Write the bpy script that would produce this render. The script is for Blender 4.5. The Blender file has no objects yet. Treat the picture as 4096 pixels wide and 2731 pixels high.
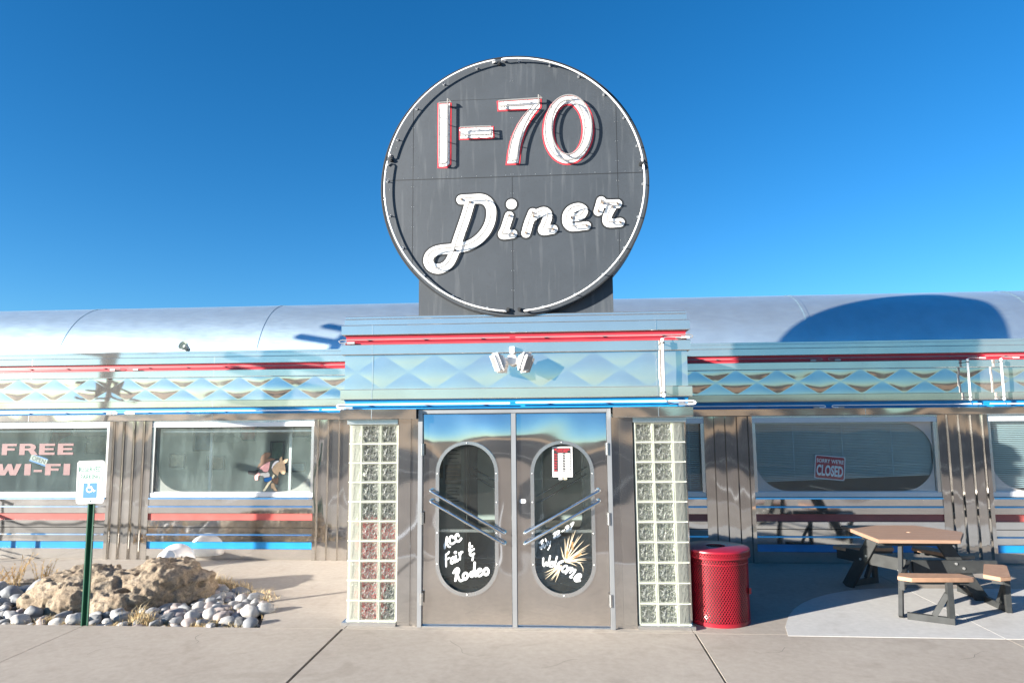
import bpy, bmesh, math, random, json
import numpy as np
from mathutils import Vector, Matrix, noise as mnoise
from mathutils.geometry import tessellate_polygon
R = math.radians
random.seed(7)
SC = bpy.context.scene
COL = SC.collection
DATA = json.loads(r'''{"DINER":{"D":[[[[-0.5398,4.4321],[-0.4499,4.4351],[-0.3565,4.4374],[-0.3063,4.4307],[-0.2634,4.4051],[-0.2314,4.3602],[-0.2174,4.3048],[-0.2199,4.2319],[-0.2373,4.1595],[-0.2719,4.0878],[-0.322,4.0238],[-0.3863,3.9675],[-0.4577,3.9296],[-0.5363,3.9099],[-0.6363,3.898],[-0.7438,3.8913],[-0.8226,3.8738],[-0.8727,3.8388],[-0.894,3.7886],[-0.8866,3.7414],[-0.8505,3.7008],[-0.786,3.6826],[-0.7217,3.7013],[-0.6718,3.7434],[-0.6362,3.8075],[-0.6077,3.8791]],0.0518],[[[-0.4463,4.3998],[-0.4932,4.2399],[-0.547,4.0809],[-0.5878,3.9584],[-0.6077,3.8791]],0.0517]],"i":[[[[-0.0016,4.3656],[0.0005,4.3648]],0.0548],[[[-0.0254,4.2408],[-0.0726,4.0967],[-0.0958,4.0336],[0.012,4.0401]],0.0455]],"n":[[[[0.2256,4.2641],[0.1799,4.1484],[0.1516,4.0455]],0.0481],[[[0.2315,4.2249],[0.2825,4.2559],[0.3428,4.2749],[0.3773,4.2531],[0.3811,4.2075],[0.3568,4.1369],[0.3319,4.0696],[0.4379,4.0796]],0.0481]],"e":[[[[0.6347,4.1969],[0.7229,4.2124],[0.7581,4.2483],[0.7631,4.2805],[0.731,4.3061],[0.6902,4.31],[0.6301,4.2878],[0.5915,4.2403],[0.5811,4.1823],[0.5897,4.1367],[0.6205,4.1036],[0.6643,4.0972],[0.7929,4.1084]],0.0439]],"r":[[[[0.9518,4.372],[0.918,4.2597]],0.0469],[[[0.9638,4.349],[1.0323,4.3358],[1.1228,4.3357]],0.0456],[[[1.0628,4.3038],[1.0236,4.2339],[1.0067,4.1764],[1.0151,4.1375],[1.0585,4.1285],[1.1445,4.1337]],0.0461]]},"I_OUT":[[-0.8025,5.5292],[-0.6572,5.5323],[-0.6484,5.5246],[-0.6517,4.8276],[-0.6951,4.7872],[-0.7996,4.7908]],"DASH":[[-0.5649,5.2424],[-0.186,5.2411],[-0.1806,5.1105],[-0.1954,5.0994],[-0.5648,5.1007]],"SEVEN":[[-0.1515,5.5256],[0.3257,5.5383],[0.3348,5.5283],[0.3354,5.432],[0.2887,5.3762],[0.2421,5.3157],[0.1952,5.2313],[0.1575,5.142],[0.129,5.0477],[0.1097,4.9533],[0.0996,4.8493],[0.0936,4.8003],[-0.0602,4.7981],[-0.0446,4.9304],[-0.0179,5.0532],[0.0197,5.1568],[0.0666,5.2508],[0.1226,5.3349],[0.1833,5.4055],[-0.1448,5.4065]],"ZERO":[[[0.8972,5.1562],[0.8971,5.2075],[0.8922,5.2581],[0.8826,5.3072],[0.8684,5.354],[0.85,5.3977],[0.8275,5.4375],[0.8014,5.4727],[0.7721,5.5027],[0.7401,5.5271],[0.706,5.5452],[0.6703,5.5569],[0.6337,5.5618],[0.5967,5.56],[0.5601,5.5514],[0.5245,5.5362],[0.4905,5.5147],[0.4587,5.4871],[0.4296,5.4541],[0.4038,5.4161],[0.3817,5.3739],[0.3636,5.3281],[0.35,5.2797],[0.3409,5.2293],[0.3367,5.178],[0.3372,5.1266],[0.3426,5.0759],[0.3526,5.0269],[0.3672,4.9804],[0.386,4.9371],[0.4088,4.8979],[0.435,4.8632],[0.4644,4.8339],[0.4963,4.8102],[0.5303,4.7926],[0.5657,4.7815],[0.6019,4.7769],[0.6384,4.7789],[0.6745,4.7876],[0.7097,4.8027],[0.7433,4.824],[0.7747,4.8511],[0.8035,4.8836],[0.8292,4.921],[0.8512,4.9625],[0.8693,5.0076],[0.8832,5.0555],[0.8925,5.1053]],[[0.7596,5.1673],[0.7586,5.2096],[0.7541,5.251],[0.7462,5.2906],[0.735,5.3274],[0.7209,5.3603],[0.7041,5.3887],[0.6851,5.4118],[0.6644,5.429],[0.6424,5.4399],[0.6197,5.4442],[0.5969,5.4418],[0.5746,5.4327],[0.5533,5.4172],[0.5334,5.3957],[0.5157,5.3687],[0.5003,5.3369],[0.4879,5.301],[0.4785,5.262],[0.4726,5.2208],[0.4702,5.1786],[0.4713,5.1362],[0.476,5.0948],[0.4841,5.0553],[0.4954,5.0189],[0.5097,4.9862],[0.5265,4.9582],[0.5454,4.9354],[0.5661,4.9186],[0.5879,4.9079],[0.6104,4.9038],[0.633,4.9063],[0.6552,4.9153],[0.6764,4.9307],[0.696,4.9519],[0.7137,4.9786],[0.729,5.0101],[0.7415,5.0456],[0.7509,5.0843],[0.757,5.1252]]],"FAIR":[[[[-0.7071,0.8812],[-0.7138,0.8464],[-0.7257,0.8155],[-0.7308,0.7692]],0.0096],[[[-0.7337,0.8097],[-0.7357,0.7923]],0.008],[[[-0.7178,0.8155],[-0.7018,0.8349],[-0.6911,0.8523]],0.0076],[[[-0.7138,0.8213],[-0.6998,0.804],[-0.6897,0.7867],[-0.6738,0.7868]],0.0088],[[[-0.642,0.8756],[-0.656,0.8929],[-0.674,0.8794],[-0.6799,0.8485],[-0.6719,0.8215],[-0.6479,0.8158],[-0.626,0.8313]],0.0104],[[[-0.5842,0.8951],[-0.5981,0.9132],[-0.6149,0.8969],[-0.6161,0.8661],[-0.6041,0.843],[-0.5801,0.8423],[-0.5582,0.8682]],0.0112],[[[-0.7195,0.7058],[-0.7173,0.6425],[-0.7172,0.5908]],0.0104],[[[-0.7215,0.7058],[-0.6996,0.7148],[-0.6856,0.7329]],0.0088],[[[-0.7174,0.6559],[-0.6955,0.6649],[-0.6796,0.6753]],0.008],[[[-0.6398,0.6851],[-0.6596,0.662],[-0.6655,0.6275],[-0.6516,0.618],[-0.6337,0.6468],[-0.6286,0.6852],[-0.6298,0.643],[-0.6218,0.6297]],0.0084],[[[-0.6127,0.6968],[-0.6139,0.6508],[-0.598,0.6413],[-0.588,0.6586]],0.0088],[[[-0.6219,0.7275],[-0.6159,0.7313]],0.0135],[[[-0.5801,0.7219],[-0.5702,0.6855],[-0.5713,0.6587]],0.0088],[[[-0.5702,0.699],[-0.5602,0.7297],[-0.5463,0.7336]],0.0103],[[[-0.4695,0.8224],[-0.4719,0.7954]],0.0095],[[[-0.4449,0.7917],[-0.4708,0.7743],[-0.4728,0.7474],[-0.4509,0.7495],[-0.4271,0.763]],0.0099],[[[-0.4641,0.736],[-0.4649,0.7091],[-0.4471,0.6996],[-0.4252,0.717]],0.0111],[[[-0.4352,0.6844],[-0.442,0.6537]],0.0095],[[[-0.611,0.5513],[-0.6109,0.4903],[-0.6188,0.4483]],0.0119],[[[-0.6395,0.5244],[-0.6177,0.5589],[-0.5939,0.5698],[-0.58,0.5516],[-0.588,0.5248],[-0.5998,0.5056]],0.0103],[[[-0.5959,0.5056],[-0.584,0.4695],[-0.5681,0.4468],[-0.5444,0.4527]],0.0119],[[[-0.5127,0.5246],[-0.4909,0.5064],[-0.4969,0.4797],[-0.5186,0.4605],[-0.5364,0.4756],[-0.5364,0.5061],[-0.5127,0.5246]],0.0119],[[[-0.4394,0.5373],[-0.4592,0.5257],[-0.4612,0.499],[-0.4454,0.4896],[-0.4256,0.5183]],0.0111],[[[-0.4183,0.6271],[-0.4216,0.5679],[-0.4237,0.5107],[-0.4079,0.4956]],0.0119],[[[-0.394,0.5262],[-0.3544,0.5455],[-0.3563,0.5638],[-0.3761,0.5625],[-0.394,0.5338],[-0.3881,0.5034],[-0.3684,0.4959],[-0.3427,0.5113]],0.0111],[[[-0.2971,0.5726],[-0.2775,0.5498],[-0.2835,0.5194],[-0.3033,0.5078],[-0.3229,0.5229],[-0.3208,0.5534],[-0.2971,0.5726]],0.0126]],"WELCOME":[[[[0.2508,0.8282],[0.2854,0.8529]],0.0101],[[[0.2738,0.8395],[0.2763,0.7905],[0.2669,0.7682],[0.2571,0.7859]],0.0078],[[[0.2941,0.8217],[0.2914,0.7905],[0.3018,0.7817],[0.3158,0.8085]],0.0064],[[[0.3121,0.8686],[0.334,0.8041]],0.0059],[[[0.3365,0.8464],[0.3489,0.8242]],0.005],[[[0.3639,0.8465],[0.3554,0.7953],[0.3366,0.7596]],0.005],[[[0.3959,0.9157],[0.4144,0.9328],[0.4179,0.9181],[0.3976,0.8756],[0.423,0.8935]],0.0073],[[[0.4291,0.9373],[0.4503,0.9494],[0.4518,0.9316],[0.433,0.8913],[0.4652,0.9093]],0.0073],[[[0.483,0.9428],[0.5084,0.9598]],0.0055],[[[0.5202,0.9809],[0.5424,1.001],[0.5485,0.9854],[0.5278,0.9452],[0.5619,0.9676]],0.0073],[[[0.5718,1.0136],[0.6022,1.0347],[0.5842,0.9967],[0.5722,0.9609]],0.0068],[[[0.2876,0.675],[0.2847,0.6307],[0.2934,0.5998],[0.318,0.6354],[0.3276,0.6044],[0.3465,0.6532],[0.3572,0.6976]],0.0087],[[[0.3459,0.6112],[0.3916,0.627],[0.3864,0.6424],[0.3645,0.6356],[0.3481,0.6068],[0.3638,0.5914],[0.3981,0.6027]],0.0073],[[[0.4267,0.6913],[0.4099,0.6315],[0.4039,0.5961],[0.4206,0.5918]],0.0086],[[[0.4828,0.6474],[0.4484,0.6295],[0.4366,0.6007],[0.4591,0.5876]],0.0127],[[[0.5228,0.6013],[0.5324,0.5749],[0.5083,0.5483],[0.4847,0.5437],[0.4779,0.5701],[0.5001,0.5967],[0.5228,0.6013]],0.0095],[[[0.5588,0.5861],[0.5356,0.5529],[0.5125,0.5263]],0.0077],[[[0.5471,0.5618],[0.5814,0.5818],[0.5764,0.5576],[0.5556,0.5332]],0.0077],[[[0.5763,0.5532],[0.6127,0.5644],[0.5893,0.5225],[0.5572,0.4936],[0.5729,0.4872]],0.0086],[[[0.6112,0.4831],[0.6611,0.4957],[0.6606,0.5186],[0.6344,0.5131],[0.6058,0.483],[0.613,0.4558],[0.6536,0.4592]],0.0117]],"WHEAT":[[[0.5099,0.641],[0.5628,0.8162],[0.6246,0.9655]],[[0.5099,0.641],[0.5578,0.7851],[0.5921,0.9298]],[[0.5099,0.641],[0.5233,0.7628],[0.5459,0.8851]],[[0.5099,0.641],[0.5164,0.7583],[0.5093,0.876]],[[0.5099,0.641],[0.4839,0.716],[0.4669,0.7914]],[[0.5099,0.641],[0.4992,0.6785],[0.4748,0.716]],[[0.5099,0.641],[0.5303,0.7717],[0.5598,0.9029]],[[0.5099,0.641],[0.5805,0.7852],[0.6553,0.9033]],[[0.5099,0.641],[0.5874,0.7941],[0.692,0.9212]],[[0.5099,0.641],[0.605,0.761],[0.7043,0.8546]],[[0.5099,0.641],[0.6251,0.7422],[0.7669,0.8171]],[[0.5099,0.641],[0.6179,0.7234],[0.73,0.7793]],[[0.5099,0.641],[0.6018,0.71],[0.7204,0.7527]],[[0.5099,0.641],[0.6265,0.698],[0.747,0.7285]],[[0.5099,0.641],[0.6056,0.6714],[0.7279,0.6754]],[[0.5099,0.641],[0.6179,0.6637],[0.7298,0.66]],[[0.5099,0.641],[0.5917,0.6503],[0.6999,0.6333]],[[0.5099,0.641],[0.5777,0.6325],[0.6314,0.5976]],[[0.5371,0.6411],[0.6143,0.6482],[0.6636,0.6243],[0.6898,0.5804],[0.689,0.5364]],[[0.473,0.6054],[0.3908,0.575],[0.2993,0.5314]],[[0.473,0.6054],[0.3952,0.5596],[0.308,0.5006]],[[0.473,0.6054],[0.3903,0.5419],[0.2984,0.4652]],[[0.473,0.6054],[0.4198,0.5388],[0.3574,0.4591]],[[0.473,0.6054],[0.4266,0.5389],[0.371,0.4592]],[[0.473,0.6054],[0.4434,0.528],[0.4047,0.4375]],[[0.473,0.6054],[0.4068,0.5807],[0.3313,0.5426]],[[0.473,0.6054],[0.4473,0.5567],[0.4123,0.4947]]],"EARS":[[[0.5862,0.7986],[0.011,0.033,0]],[[0.5283,0.7096],[0.011,0.03,8]],[[0.6357,0.7036],[0.012,0.034,62]]],"COWBOY":{"hat":[[-4.1261,1.459],[-4.1303,1.5016],[-4.1126,1.5549],[-4.0585,1.6],[-3.9921,1.605],[-3.9691,1.5809],[-3.9901,1.5437],[-4.0333,1.5066],[-3.9561,1.5196],[-3.8891,1.5033],[-3.9549,1.4796],[-4.0316,1.4533],[-4.0969,1.4163],[-4.1811,1.3634],[-4.1579,1.4165]],"face":[[-4.1397,1.3686],[-4.0966,1.4057],[-4.0314,1.448],[-4.0157,1.4772],[-3.9822,1.4691],[-3.981,1.4319],[-3.9901,1.3681],[-4.0051,1.3204],[-4.0489,1.3046],[-4.0882,1.3207],[-4.1002,1.3472],[-4.1335,1.35]],"shirt":[[-4.1315,1.2889],[-4.0875,1.2994],[-4.0486,1.294],[-4.0048,1.3098],[-3.9761,1.2779],[-3.9803,1.2356],[-4.0684,1.2252],[-4.0804,1.2517],[-4.1274,1.2518]],"trousers":[[-4.0679,1.2093],[-4.0241,1.2224],[-3.9471,1.2355],[-3.9406,1.2037],[-3.9565,1.1826],[-4.0,1.1616],[-4.0442,1.159],[-4.0641,1.1775]],"boots":[[-3.9552,1.1403],[-3.9055,1.1403],[-3.8929,1.0875],[-3.8527,1.0347],[-3.8577,1.0189],[-3.9074,1.0242],[-3.9194,1.0559],[-3.9528,1.0664]],"leg":[[-3.9461,1.2038],[-3.897,1.2195],[-3.8796,1.193],[-3.8643,1.2353],[-3.8363,1.2194],[-3.8405,1.1771],[-3.8554,1.1243],[-3.8776,1.1297],[-3.9339,1.1667]],"horse_head":[[-3.945,1.3415],[-3.919,1.3945],[-3.8653,1.4474],[-3.8271,1.4632],[-3.8339,1.5058],[-3.7964,1.5482],[-3.7869,1.5056],[-3.7885,1.4684],[-3.7453,1.5001],[-3.6956,1.5025],[-3.7163,1.4522],[-3.7488,1.431],[-3.736,1.3727],[-3.7286,1.3091],[-3.7496,1.2721],[-3.794,1.2828],[-3.8227,1.3199],[-3.8509,1.2459],[-3.9158,1.2937]],"mane":[[-3.9543,1.3733],[-3.9366,1.4264],[-3.8992,1.4688],[-3.8498,1.4845],[-3.8381,1.4632],[-3.8762,1.4421],[-3.9242,1.3839],[-3.9451,1.3468]],"stick":[[-3.9209,1.2778],[-3.8926,1.2565],[-4.0398,1.0243],[-4.0616,1.0164],[-4.0813,1.0296]],"toy_pistol":[[-4.3205,1.3001],[-4.3102,1.3239],[-4.2048,1.3263],[-4.1722,1.3475],[-4.1552,1.3368],[-4.176,1.2944],[-4.1973,1.2679],[-4.2416,1.268],[-4.3087,1.2814]],"hand":[[-4.1758,1.2891],[-4.1432,1.3075],[-4.1276,1.2571],[-4.1579,1.2519],[-4.1613,1.1883],[-4.2054,1.1831],[-4.2156,1.2361],[-4.2028,1.2679]]},"ISA":[[[[-4.4877,1.4548],[-4.4865,1.453]],0.0104],[[[-4.4911,1.4496],[-4.4868,1.4114]],0.0081],[[[-4.4871,1.4166],[-4.4577,1.4183]],0.0037],[[[-4.4865,1.4062],[-4.4533,1.4062],[-4.4326,1.3715],[-4.4201,1.3774]],0.0063]],"ISAW":[[[-4.4945,1.4166],[-4.5083,1.4011],[-4.5109,1.3837],[-4.5007,1.3681],[-4.4799,1.3602],[-4.4601,1.3681],[-4.4484,1.3871]],0.0048],"ISAB":[[-4.5483,1.4775],[-4.4007,1.4817],[-4.3937,1.338],[-4.5417,1.3332]],"SIGNQ":[[-4.6377,1.6835],[-4.3298,1.6928],[-4.3145,1.2456],[-4.6162,1.2403]]}''')
P = 3.132            # front plane of the long wing (entrance front is y = 0)

def crom(p, n=6):
    """smooth curve through hand-placed stroke points"""
    if len(p) < 3: return p
    q = [[2 * p[0][i] - p[1][i] for i in (0, 1)]] + [list(a) for a in p] + [[2 * p[-1][i] - p[-2][i] for i in (0, 1)]]
    if abs(p[0][0] - p[-1][0]) + abs(p[0][1] - p[-1][1]) < 1e-6: q[0] = list(p[-2]); q[-1] = list(p[1])
    o = []
    for a, b, c, d in zip(q, q[1:], q[2:], q[3:]):
        for k in range(n):
            t = k / n
            o.append([.5 * (2 * b[i] + (c[i] - a[i]) * t + (2 * a[i] - 5 * b[i] + 4 * c[i] - d[i]) * t * t + (3 * b[i] - a[i] - 3 * c[i] + d[i]) * t ** 3) for i in (0, 1)])
    return o + [list(p[-1])]
for _k in ('FAIR', 'WELCOME'): DATA[_k] = [(crom(p, 4), r) for p, r in DATA[_k]]
for _k in DATA['DINER']: DATA['DINER'][_k] = [(crom(p, 5), r) for p, r in DATA['DINER'][_k]]

# ------------------------------------------------------------------ materials
class N:
    def __init__(s, name):
        s.m = bpy.data.materials.new(name); s.m.use_nodes = True
        s.t = s.m.node_tree; s.t.nodes.clear()
        s.out = s.t.nodes.new('ShaderNodeOutputMaterial')
        s.tc = None
    def n(s, typ, ins=None, **kw):
        o = s.t.nodes.new(typ)
        for k, v in kw.items(): setattr(o, k, v)
        for k, v in (ins or {}).items():
            sock = o.inputs[k]
            if isinstance(v, bpy.types.NodeSocket): s.t.links.new(v, sock)
            elif isinstance(v, (tuple, list)) and len(v) == 3 and sock.type == 'RGBA': sock.default_value = (*v, 1)
            else: sock.default_value = v
        return o
    def obj(s, scale=(1, 1, 1)):
        if s.tc is None: s.tc = s.n('ShaderNodeTexCoord')
        mp = s.n('ShaderNodeMapping', {'Vector': s.tc.outputs['Object'], 'Scale': scale})
        return mp.outputs[0]
    def noise(s, scale, detail=3, vec=None, rough=.5, dist=0):
        return s.n('ShaderNodeTexNoise', {'Vector': vec if vec is not None else s.obj(), 'Scale': scale, 'Detail': detail, 'Roughness': rough, 'Distortion': dist}).outputs['Fac']
    def ramp(s, fac, stops):
        r = s.n('ShaderNodeValToRGB', {'Fac': fac}); el = r.color_ramp.elements
        while len(el) < len(stops): el.new(.5)
        for e, (p, c) in zip(el, stops):
            e.position = p; e.color = (*c, 1) if len(c) == 3 else c
        return r.outputs['Color']
    def mix(s, fac, a, b, mode='MIX'):
        return s.n('ShaderNodeMixRGB', {'Fac': fac, 'Color1': a, 'Color2': b}, blend_type=mode).outputs[0]
    def bump(s, h, strength, dist, prev=None):
        d = {'Height': h, 'Strength': strength, 'Distance': dist}
        if prev is not None: d['Normal'] = prev
        return s.n('ShaderNodeBump', d).outputs[0]
    def bsdf(s, **k):
        d = {}
        for a, v in k.items(): d[a.replace('_', ' ')] = v
        return s.n('ShaderNodeBsdfPrincipled', d).outputs[0]
    def mixsh(s, fac, a, b):
        o = s.t.nodes.new('ShaderNodeMixShader')
        if isinstance(fac, bpy.types.NodeSocket): s.t.links.new(fac, o.inputs[0])
        else: o.inputs[0].default_value = fac
        s.t.links.new(a, o.inputs[1]); s.t.links.new(b, o.inputs[2]); return o.outputs[0]
    def done(s, sh):
        s.t.links.new(sh, s.out.inputs['Surface']); return s.m

def paint(name, col, rough=.45, var=.12, vs=6, bump=0, bs=40, metal=0, coat=0, spec=.5):
    k = N(name)
    f = k.noise(vs, 4)
    c = k.ramp(f, [(.3, tuple(x * (1 - var) for x in col)), (.7, tuple(min(1, x * (1 + var)) for x in col))])
    d = dict(Base_Color=c, Roughness=rough, Metallic=metal, Coat_Weight=coat, Specular_IOR_Level=spec)
    if bump: d['Normal'] = k.bump(k.noise(bs, 4), bump, .01)
    return k.done(k.bsdf(**d))

def steel(name, col=(.60, .60, .60), rough=.07, haze=.25, hrough=.42, wave=(2.0, .25), fine=.06, stretch=(1, 1, 1), streak=(14, 14, .9), film=.05, pillow=0):
    k = N(name)
    w = k.noise(wave[0], 1, k.obj(stretch))
    nb = k.bump(w, wave[1], .06)
    nb = k.bump(k.noise(90, 2), fine, .002, nb)
    if pillow:   # thin door skin bowing back towards its top edge
        zz = k.n('ShaderNodeSeparateXYZ', {0: k.tc.outputs['Object']}).outputs[2]
        zt = k.n('ShaderNodeMath', {0: k.n('ShaderNodeMath', {0: zz, 1: 1.84}, operation='SUBTRACT').outputs[0], 1: 0.0}, operation='MAXIMUM').outputs[0]
        hh = k.n('ShaderNodeMath', {0: k.n('ShaderNodeMath', {0: zt, 1: zt}, operation='MULTIPLY').outputs[0], 1: -pillow}, operation='MULTIPLY').outputs[0]
        nb = k.bump(hh, 1.0, 1.0, nb)
    st = k.noise(1, 4, k.obj(streak))
    dirt = k.noise(3.2, 5)
    c = k.ramp(dirt, [(.3, tuple(x * .9 for x in col)), (.65, col)])
    a = k.bsdf(Base_Color=c, Roughness=rough, Metallic=1, Normal=nb)
    b = k.bsdf(Base_Color=c, Roughness=hrough, Metallic=1, Normal=nb)
    h = k.n('ShaderNodeMapRange', {'Value': st, 'From Min': .3, 'From Max': .7, 'To Min': haze * .8, 'To Max': haze * 1.2}).outputs[0]
    fm = k.n('ShaderNodeBsdfDiffuse', {'Color': (.46, .46, .45)}).outputs[0]
    return k.done(k.mixsh(film, k.mixsh(h, a, b), fm))

def glassy(name, tint=(.8, .86, .85), dust=.0, dustcol=(.75, .78, .76), refl=1.0, streaks=False):
    k = N(name)
    tr = k.n('ShaderNodeBsdfTransparent', {'Color': tint}).outputs[0]
    nb = k.bump(k.noise(1.3, 1), .05, .05)
    gl = k.n('ShaderNodeBsdfGlossy', {'Color': (.95, .97, .97), 'Roughness': .015, 'Normal': nb}).outputs[0]
    lw = k.n('ShaderNodeLayerWeight', {'Blend': .5}).outputs['Facing']
    p5 = k.n('ShaderNodeMath', {0: lw, 1: 5.0}, operation='POWER').outputs[0]
    f2 = k.n('ShaderNodeMath', {0: p5, 1: .96 * refl, 2: .055 * refl}, operation='MULTIPLY_ADD', use_clamp=True).outputs[0]
    sh = k.mixsh(f2, tr, gl)
    if dust:
        df = k.n('ShaderNodeBsdfDiffuse', {'Color': dustcol}).outputs[0]
        a = k.noise(1, 3, k.obj((9, 9, 1.6)), .6); b = k.noise(2.1, 3)
        mm = k.n('ShaderNodeMath', {0: a, 1: b}, operation='MULTIPLY').outputs[0]
        mr = k.n('ShaderNodeMapRange', {'Value': mm, 'From Min': .12, 'From Max': .42, 'To Min': dust * .55, 'To Max': dust * 1.5}).outputs[0]
        sh = k.mixsh(mr, sh, df)
    return k.done(sh)

def concrete(name, c1, c2, stain=(.20, .17, .14), st=.38):
    k = N(name)
    a = k.noise(.9, 6, rough=.6); b = k.noise(14, 5, rough=.7); d = k.noise(160, 2)
    col = k.ramp(a, [(.32, c1), (.68, c2)])
    col = k.mix(.35, col, k.ramp(b, [(.3, tuple(x * .8 for x in c1)), (.7, tuple(min(1, x * 1.12) for x in c2))]))
    sp = k.noise(1.7, 5, dist=1.2)
    sm = k.ramp(sp, [(.58, (0, 0, 0)), (.74, (1, 1, 1))])
    col = k.mix(k.n('ShaderNodeMath', {0: sm, 1: st}, operation='MULTIPLY').outputs[0], col, stain)
    v = k.n('ShaderNodeTexVoronoi', {'Vector': k.obj(), 'Scale': .55}, feature='DISTANCE_TO_EDGE').outputs['Distance']
    wv = k.noise(2.5, 4)
    vv = k.n('ShaderNodeMath', {0: v, 1: k.n('ShaderNodeMath', {0: wv, 1: .05}, operation='MULTIPLY').outputs[0]}, operation='SUBTRACT').outputs[0]
    nb = k.bump(d, .25, .004); nb = k.bump(b, .15, .01, nb)
    return k.done(k.bsdf(Base_Color=col, Roughness=.9, Specular_IOR_Level=.12, Normal=nb))

M = {}
M['chrome'] = steel('polished_steel', (.72, .71, .695), .04, .04, .38, (1.1, .36), .02, film=.02)
M['door'] = steel('door_steel', (.74, .70, .66), .05, .06, .36, (1.35, .95), .02, (1, 1, .8), film=.02, pillow=.15)
M['panel'] = steel('panel_steel', (.70, .645, .60), .05, .0, .40, (1.0, .07), .03, film=.15)
M['lowpanel'] = steel('lower_panel_steel', (.72, .71, .69), .05, .04, .38, (1.3, .20), .03, film=.03)
M['band'] = steel('band_steel', (.69, .635, .595), .07, .0, .40, (.7, .06), .03, (1, 1, 3), film=.16)
M['rib'] = steel('ribbed_steel', (.66, .64, .61), .045, .04, .38, (1.2, .32), .02, (2, 2, .55), film=.025)
M['brush'] = steel('brushed_steel', (.70, .70, .69), .22, .2, .46, (3, .06), .04)
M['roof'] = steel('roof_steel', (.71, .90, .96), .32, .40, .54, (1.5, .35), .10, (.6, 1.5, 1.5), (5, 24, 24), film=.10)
M['alu'] = paint('white_aluminium', (.60, .61, .63), .36, .05, 3, metal=.3)
M['alu2'] = paint('grey_aluminium', (.34, .35, .36), .4, .08, 3, metal=.6)
M['red'] = paint('red_enamel', (.44, .032, .045), .33, .10, 5, coat=.2)
M['red2'] = paint('bleached_red_enamel', (.38, .082, .072), .36, .12, 5, coat=.2)
M['blue'] = paint('blue_enamel', (.010, .195, .45), .33, .10, 5, coat=.2)
M['white'] = paint('white_paint', (.66, .66, .655), .5, .03, 30)
M['tube'] = paint('white_tube_glass', (.86, .86, .84), .12, .03, 20)
M['signblack'] = None
M['letter'] = paint('letter_white', (.82, .82, .80), .5, .04, 20)
M['letred'] = paint('letter_red', (.55, .035, .05), .5, .15, 20)
M['outline'] = paint('outline_black', (.013, .014, .015), .5, .15, 15)
M['blk'] = paint('black_plastic', (.02, .021, .022), .5, .15, 15)
M['dark'] = paint('dark_interior', (.05, .055, .055), .8, .2, 3)
M['tubeclr'] = None
k = N('weathered_black_panel')
a = k.noise(1.6, 5, rough=.65); b = k.noise(45, 3); s_ = k.noise(1, 4, k.obj((22, 22, 1.6)))
c = k.ramp(a, [(.3, (.030, .037, .045)), (.7, (.042, .051, .062))])
c = k.mix(k.ramp(b, [(.60, (0, 0, 0)), (.72, (.6, .6, .6))]), c, (.03, .034, .04))
c = k.mix(k.ramp(s_, [(.56, (0, 0, 0)), (.72, (.35, .35, .35))]), c, (.11, .12, .13))
M['signblack'] = k.done(k.bsdf(Base_Color=c, Roughness=.55, Normal=k.bump(a, .1, .02)))
k = N('cracked_white_letter')
v = k.n('ShaderNodeTexVoronoi', {'Vector': k.obj(), 'Scale': 14.0}, feature='DISTANCE_TO_EDGE').outputs['Distance']
c = k.ramp(v, [(.0, (.30, .30, .31)), (.035, (.80, .80, .79))])
M['crack'] = k.done(k.bsdf(Base_Color=c, Roughness=.5))
k = N('clear_neon_tube')
tr = k.n('ShaderNodeBsdfTransparent', {'Color': (.36, .36, .36)}).outputs[0]
gl = k.bsdf(Base_Color=(.88, .87, .86), Roughness=.1)
M['tubeclr'] = k.done(k.mixsh(.24, tr, gl))
M['pane_dusty'] = glassy('dusty_window_glass', (.94, .97, .965), .06, (.50, .64, .62), .6)
M['pane'] = glassy('window_glass', (.95, .97, .97), .02, (.6, .62, .62), .75)
M['pane_door'] = glassy('door_glass', (.92, .95, .94), .010, (.6, .62, .6), .8)
k = N('wavy_glass_block')
h1 = k.noise(20, 1.5, dist=1.4); nb = k.bump(h1, 1.0, .06)
gl = k.bsdf(Base_Color=(.93, .97, .93), Roughness=.04, Transmission_Weight=1.0, IOR=1.45, Normal=nb)
df = k.bsdf(Base_Color=(.76, .79, .76), Roughness=.15, Normal=nb)
tl = k.n('ShaderNodeBsdfTranslucent', {'Color': (.78, .81, .78), 'Normal': nb}).outputs[0]
tp_ = k.n('ShaderNodeBsdfTransparent', {'Color': (.84, .88, .84)}).outputs[0]
mk_ = k.n('ShaderNodeMapRange', {'Value': k.noise(17, 2, dist=2.2), 'From Min': .46, 'From Max': .66, 'To Min': .05, 'To Max': .48}).outputs[0]  # random milky patches imitate bright refractions inside the glass
M['block'] = k.done(k.mixsh(mk_, k.mixsh(.42, gl, tp_), k.mixsh(.45, df, tl)))
k = N('edge_glass_block')
nb = k.bump(k.noise(22, 2, dist=1.0), .7, .02)
gl = k.bsdf(Base_Color=(.93, .97, .90), Roughness=.06, Transmission_Weight=1.0, IOR=1.45, Normal=nb)
df = k.bsdf(Base_Color=(.70, .72, .66), Roughness=.12, Normal=nb)
tl = k.n('ShaderNodeBsdfTranslucent', {'Color': (.74, .76, .70), 'Normal': nb}).outputs[0]
tp_ = k.n('ShaderNodeBsdfTransparent', {'Color': (.88, .92, .86)}).outputs[0]
M['blockedge'] = k.done(k.mixsh(.36, k.mixsh(.5, gl, tp_), k.mixsh(.5, df, tl)))
M['mortar'] = paint('pale_mortar', (.56, .57, .49), .6, .08, 20)
M['concrete'] = concrete('plaza_concrete', (.30, .262, .222), (.375, .336, .288))
M['newcon'] = concrete('pale_concrete', (.42, .41, .39), (.485, .475, .45), st=.15)
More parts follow.
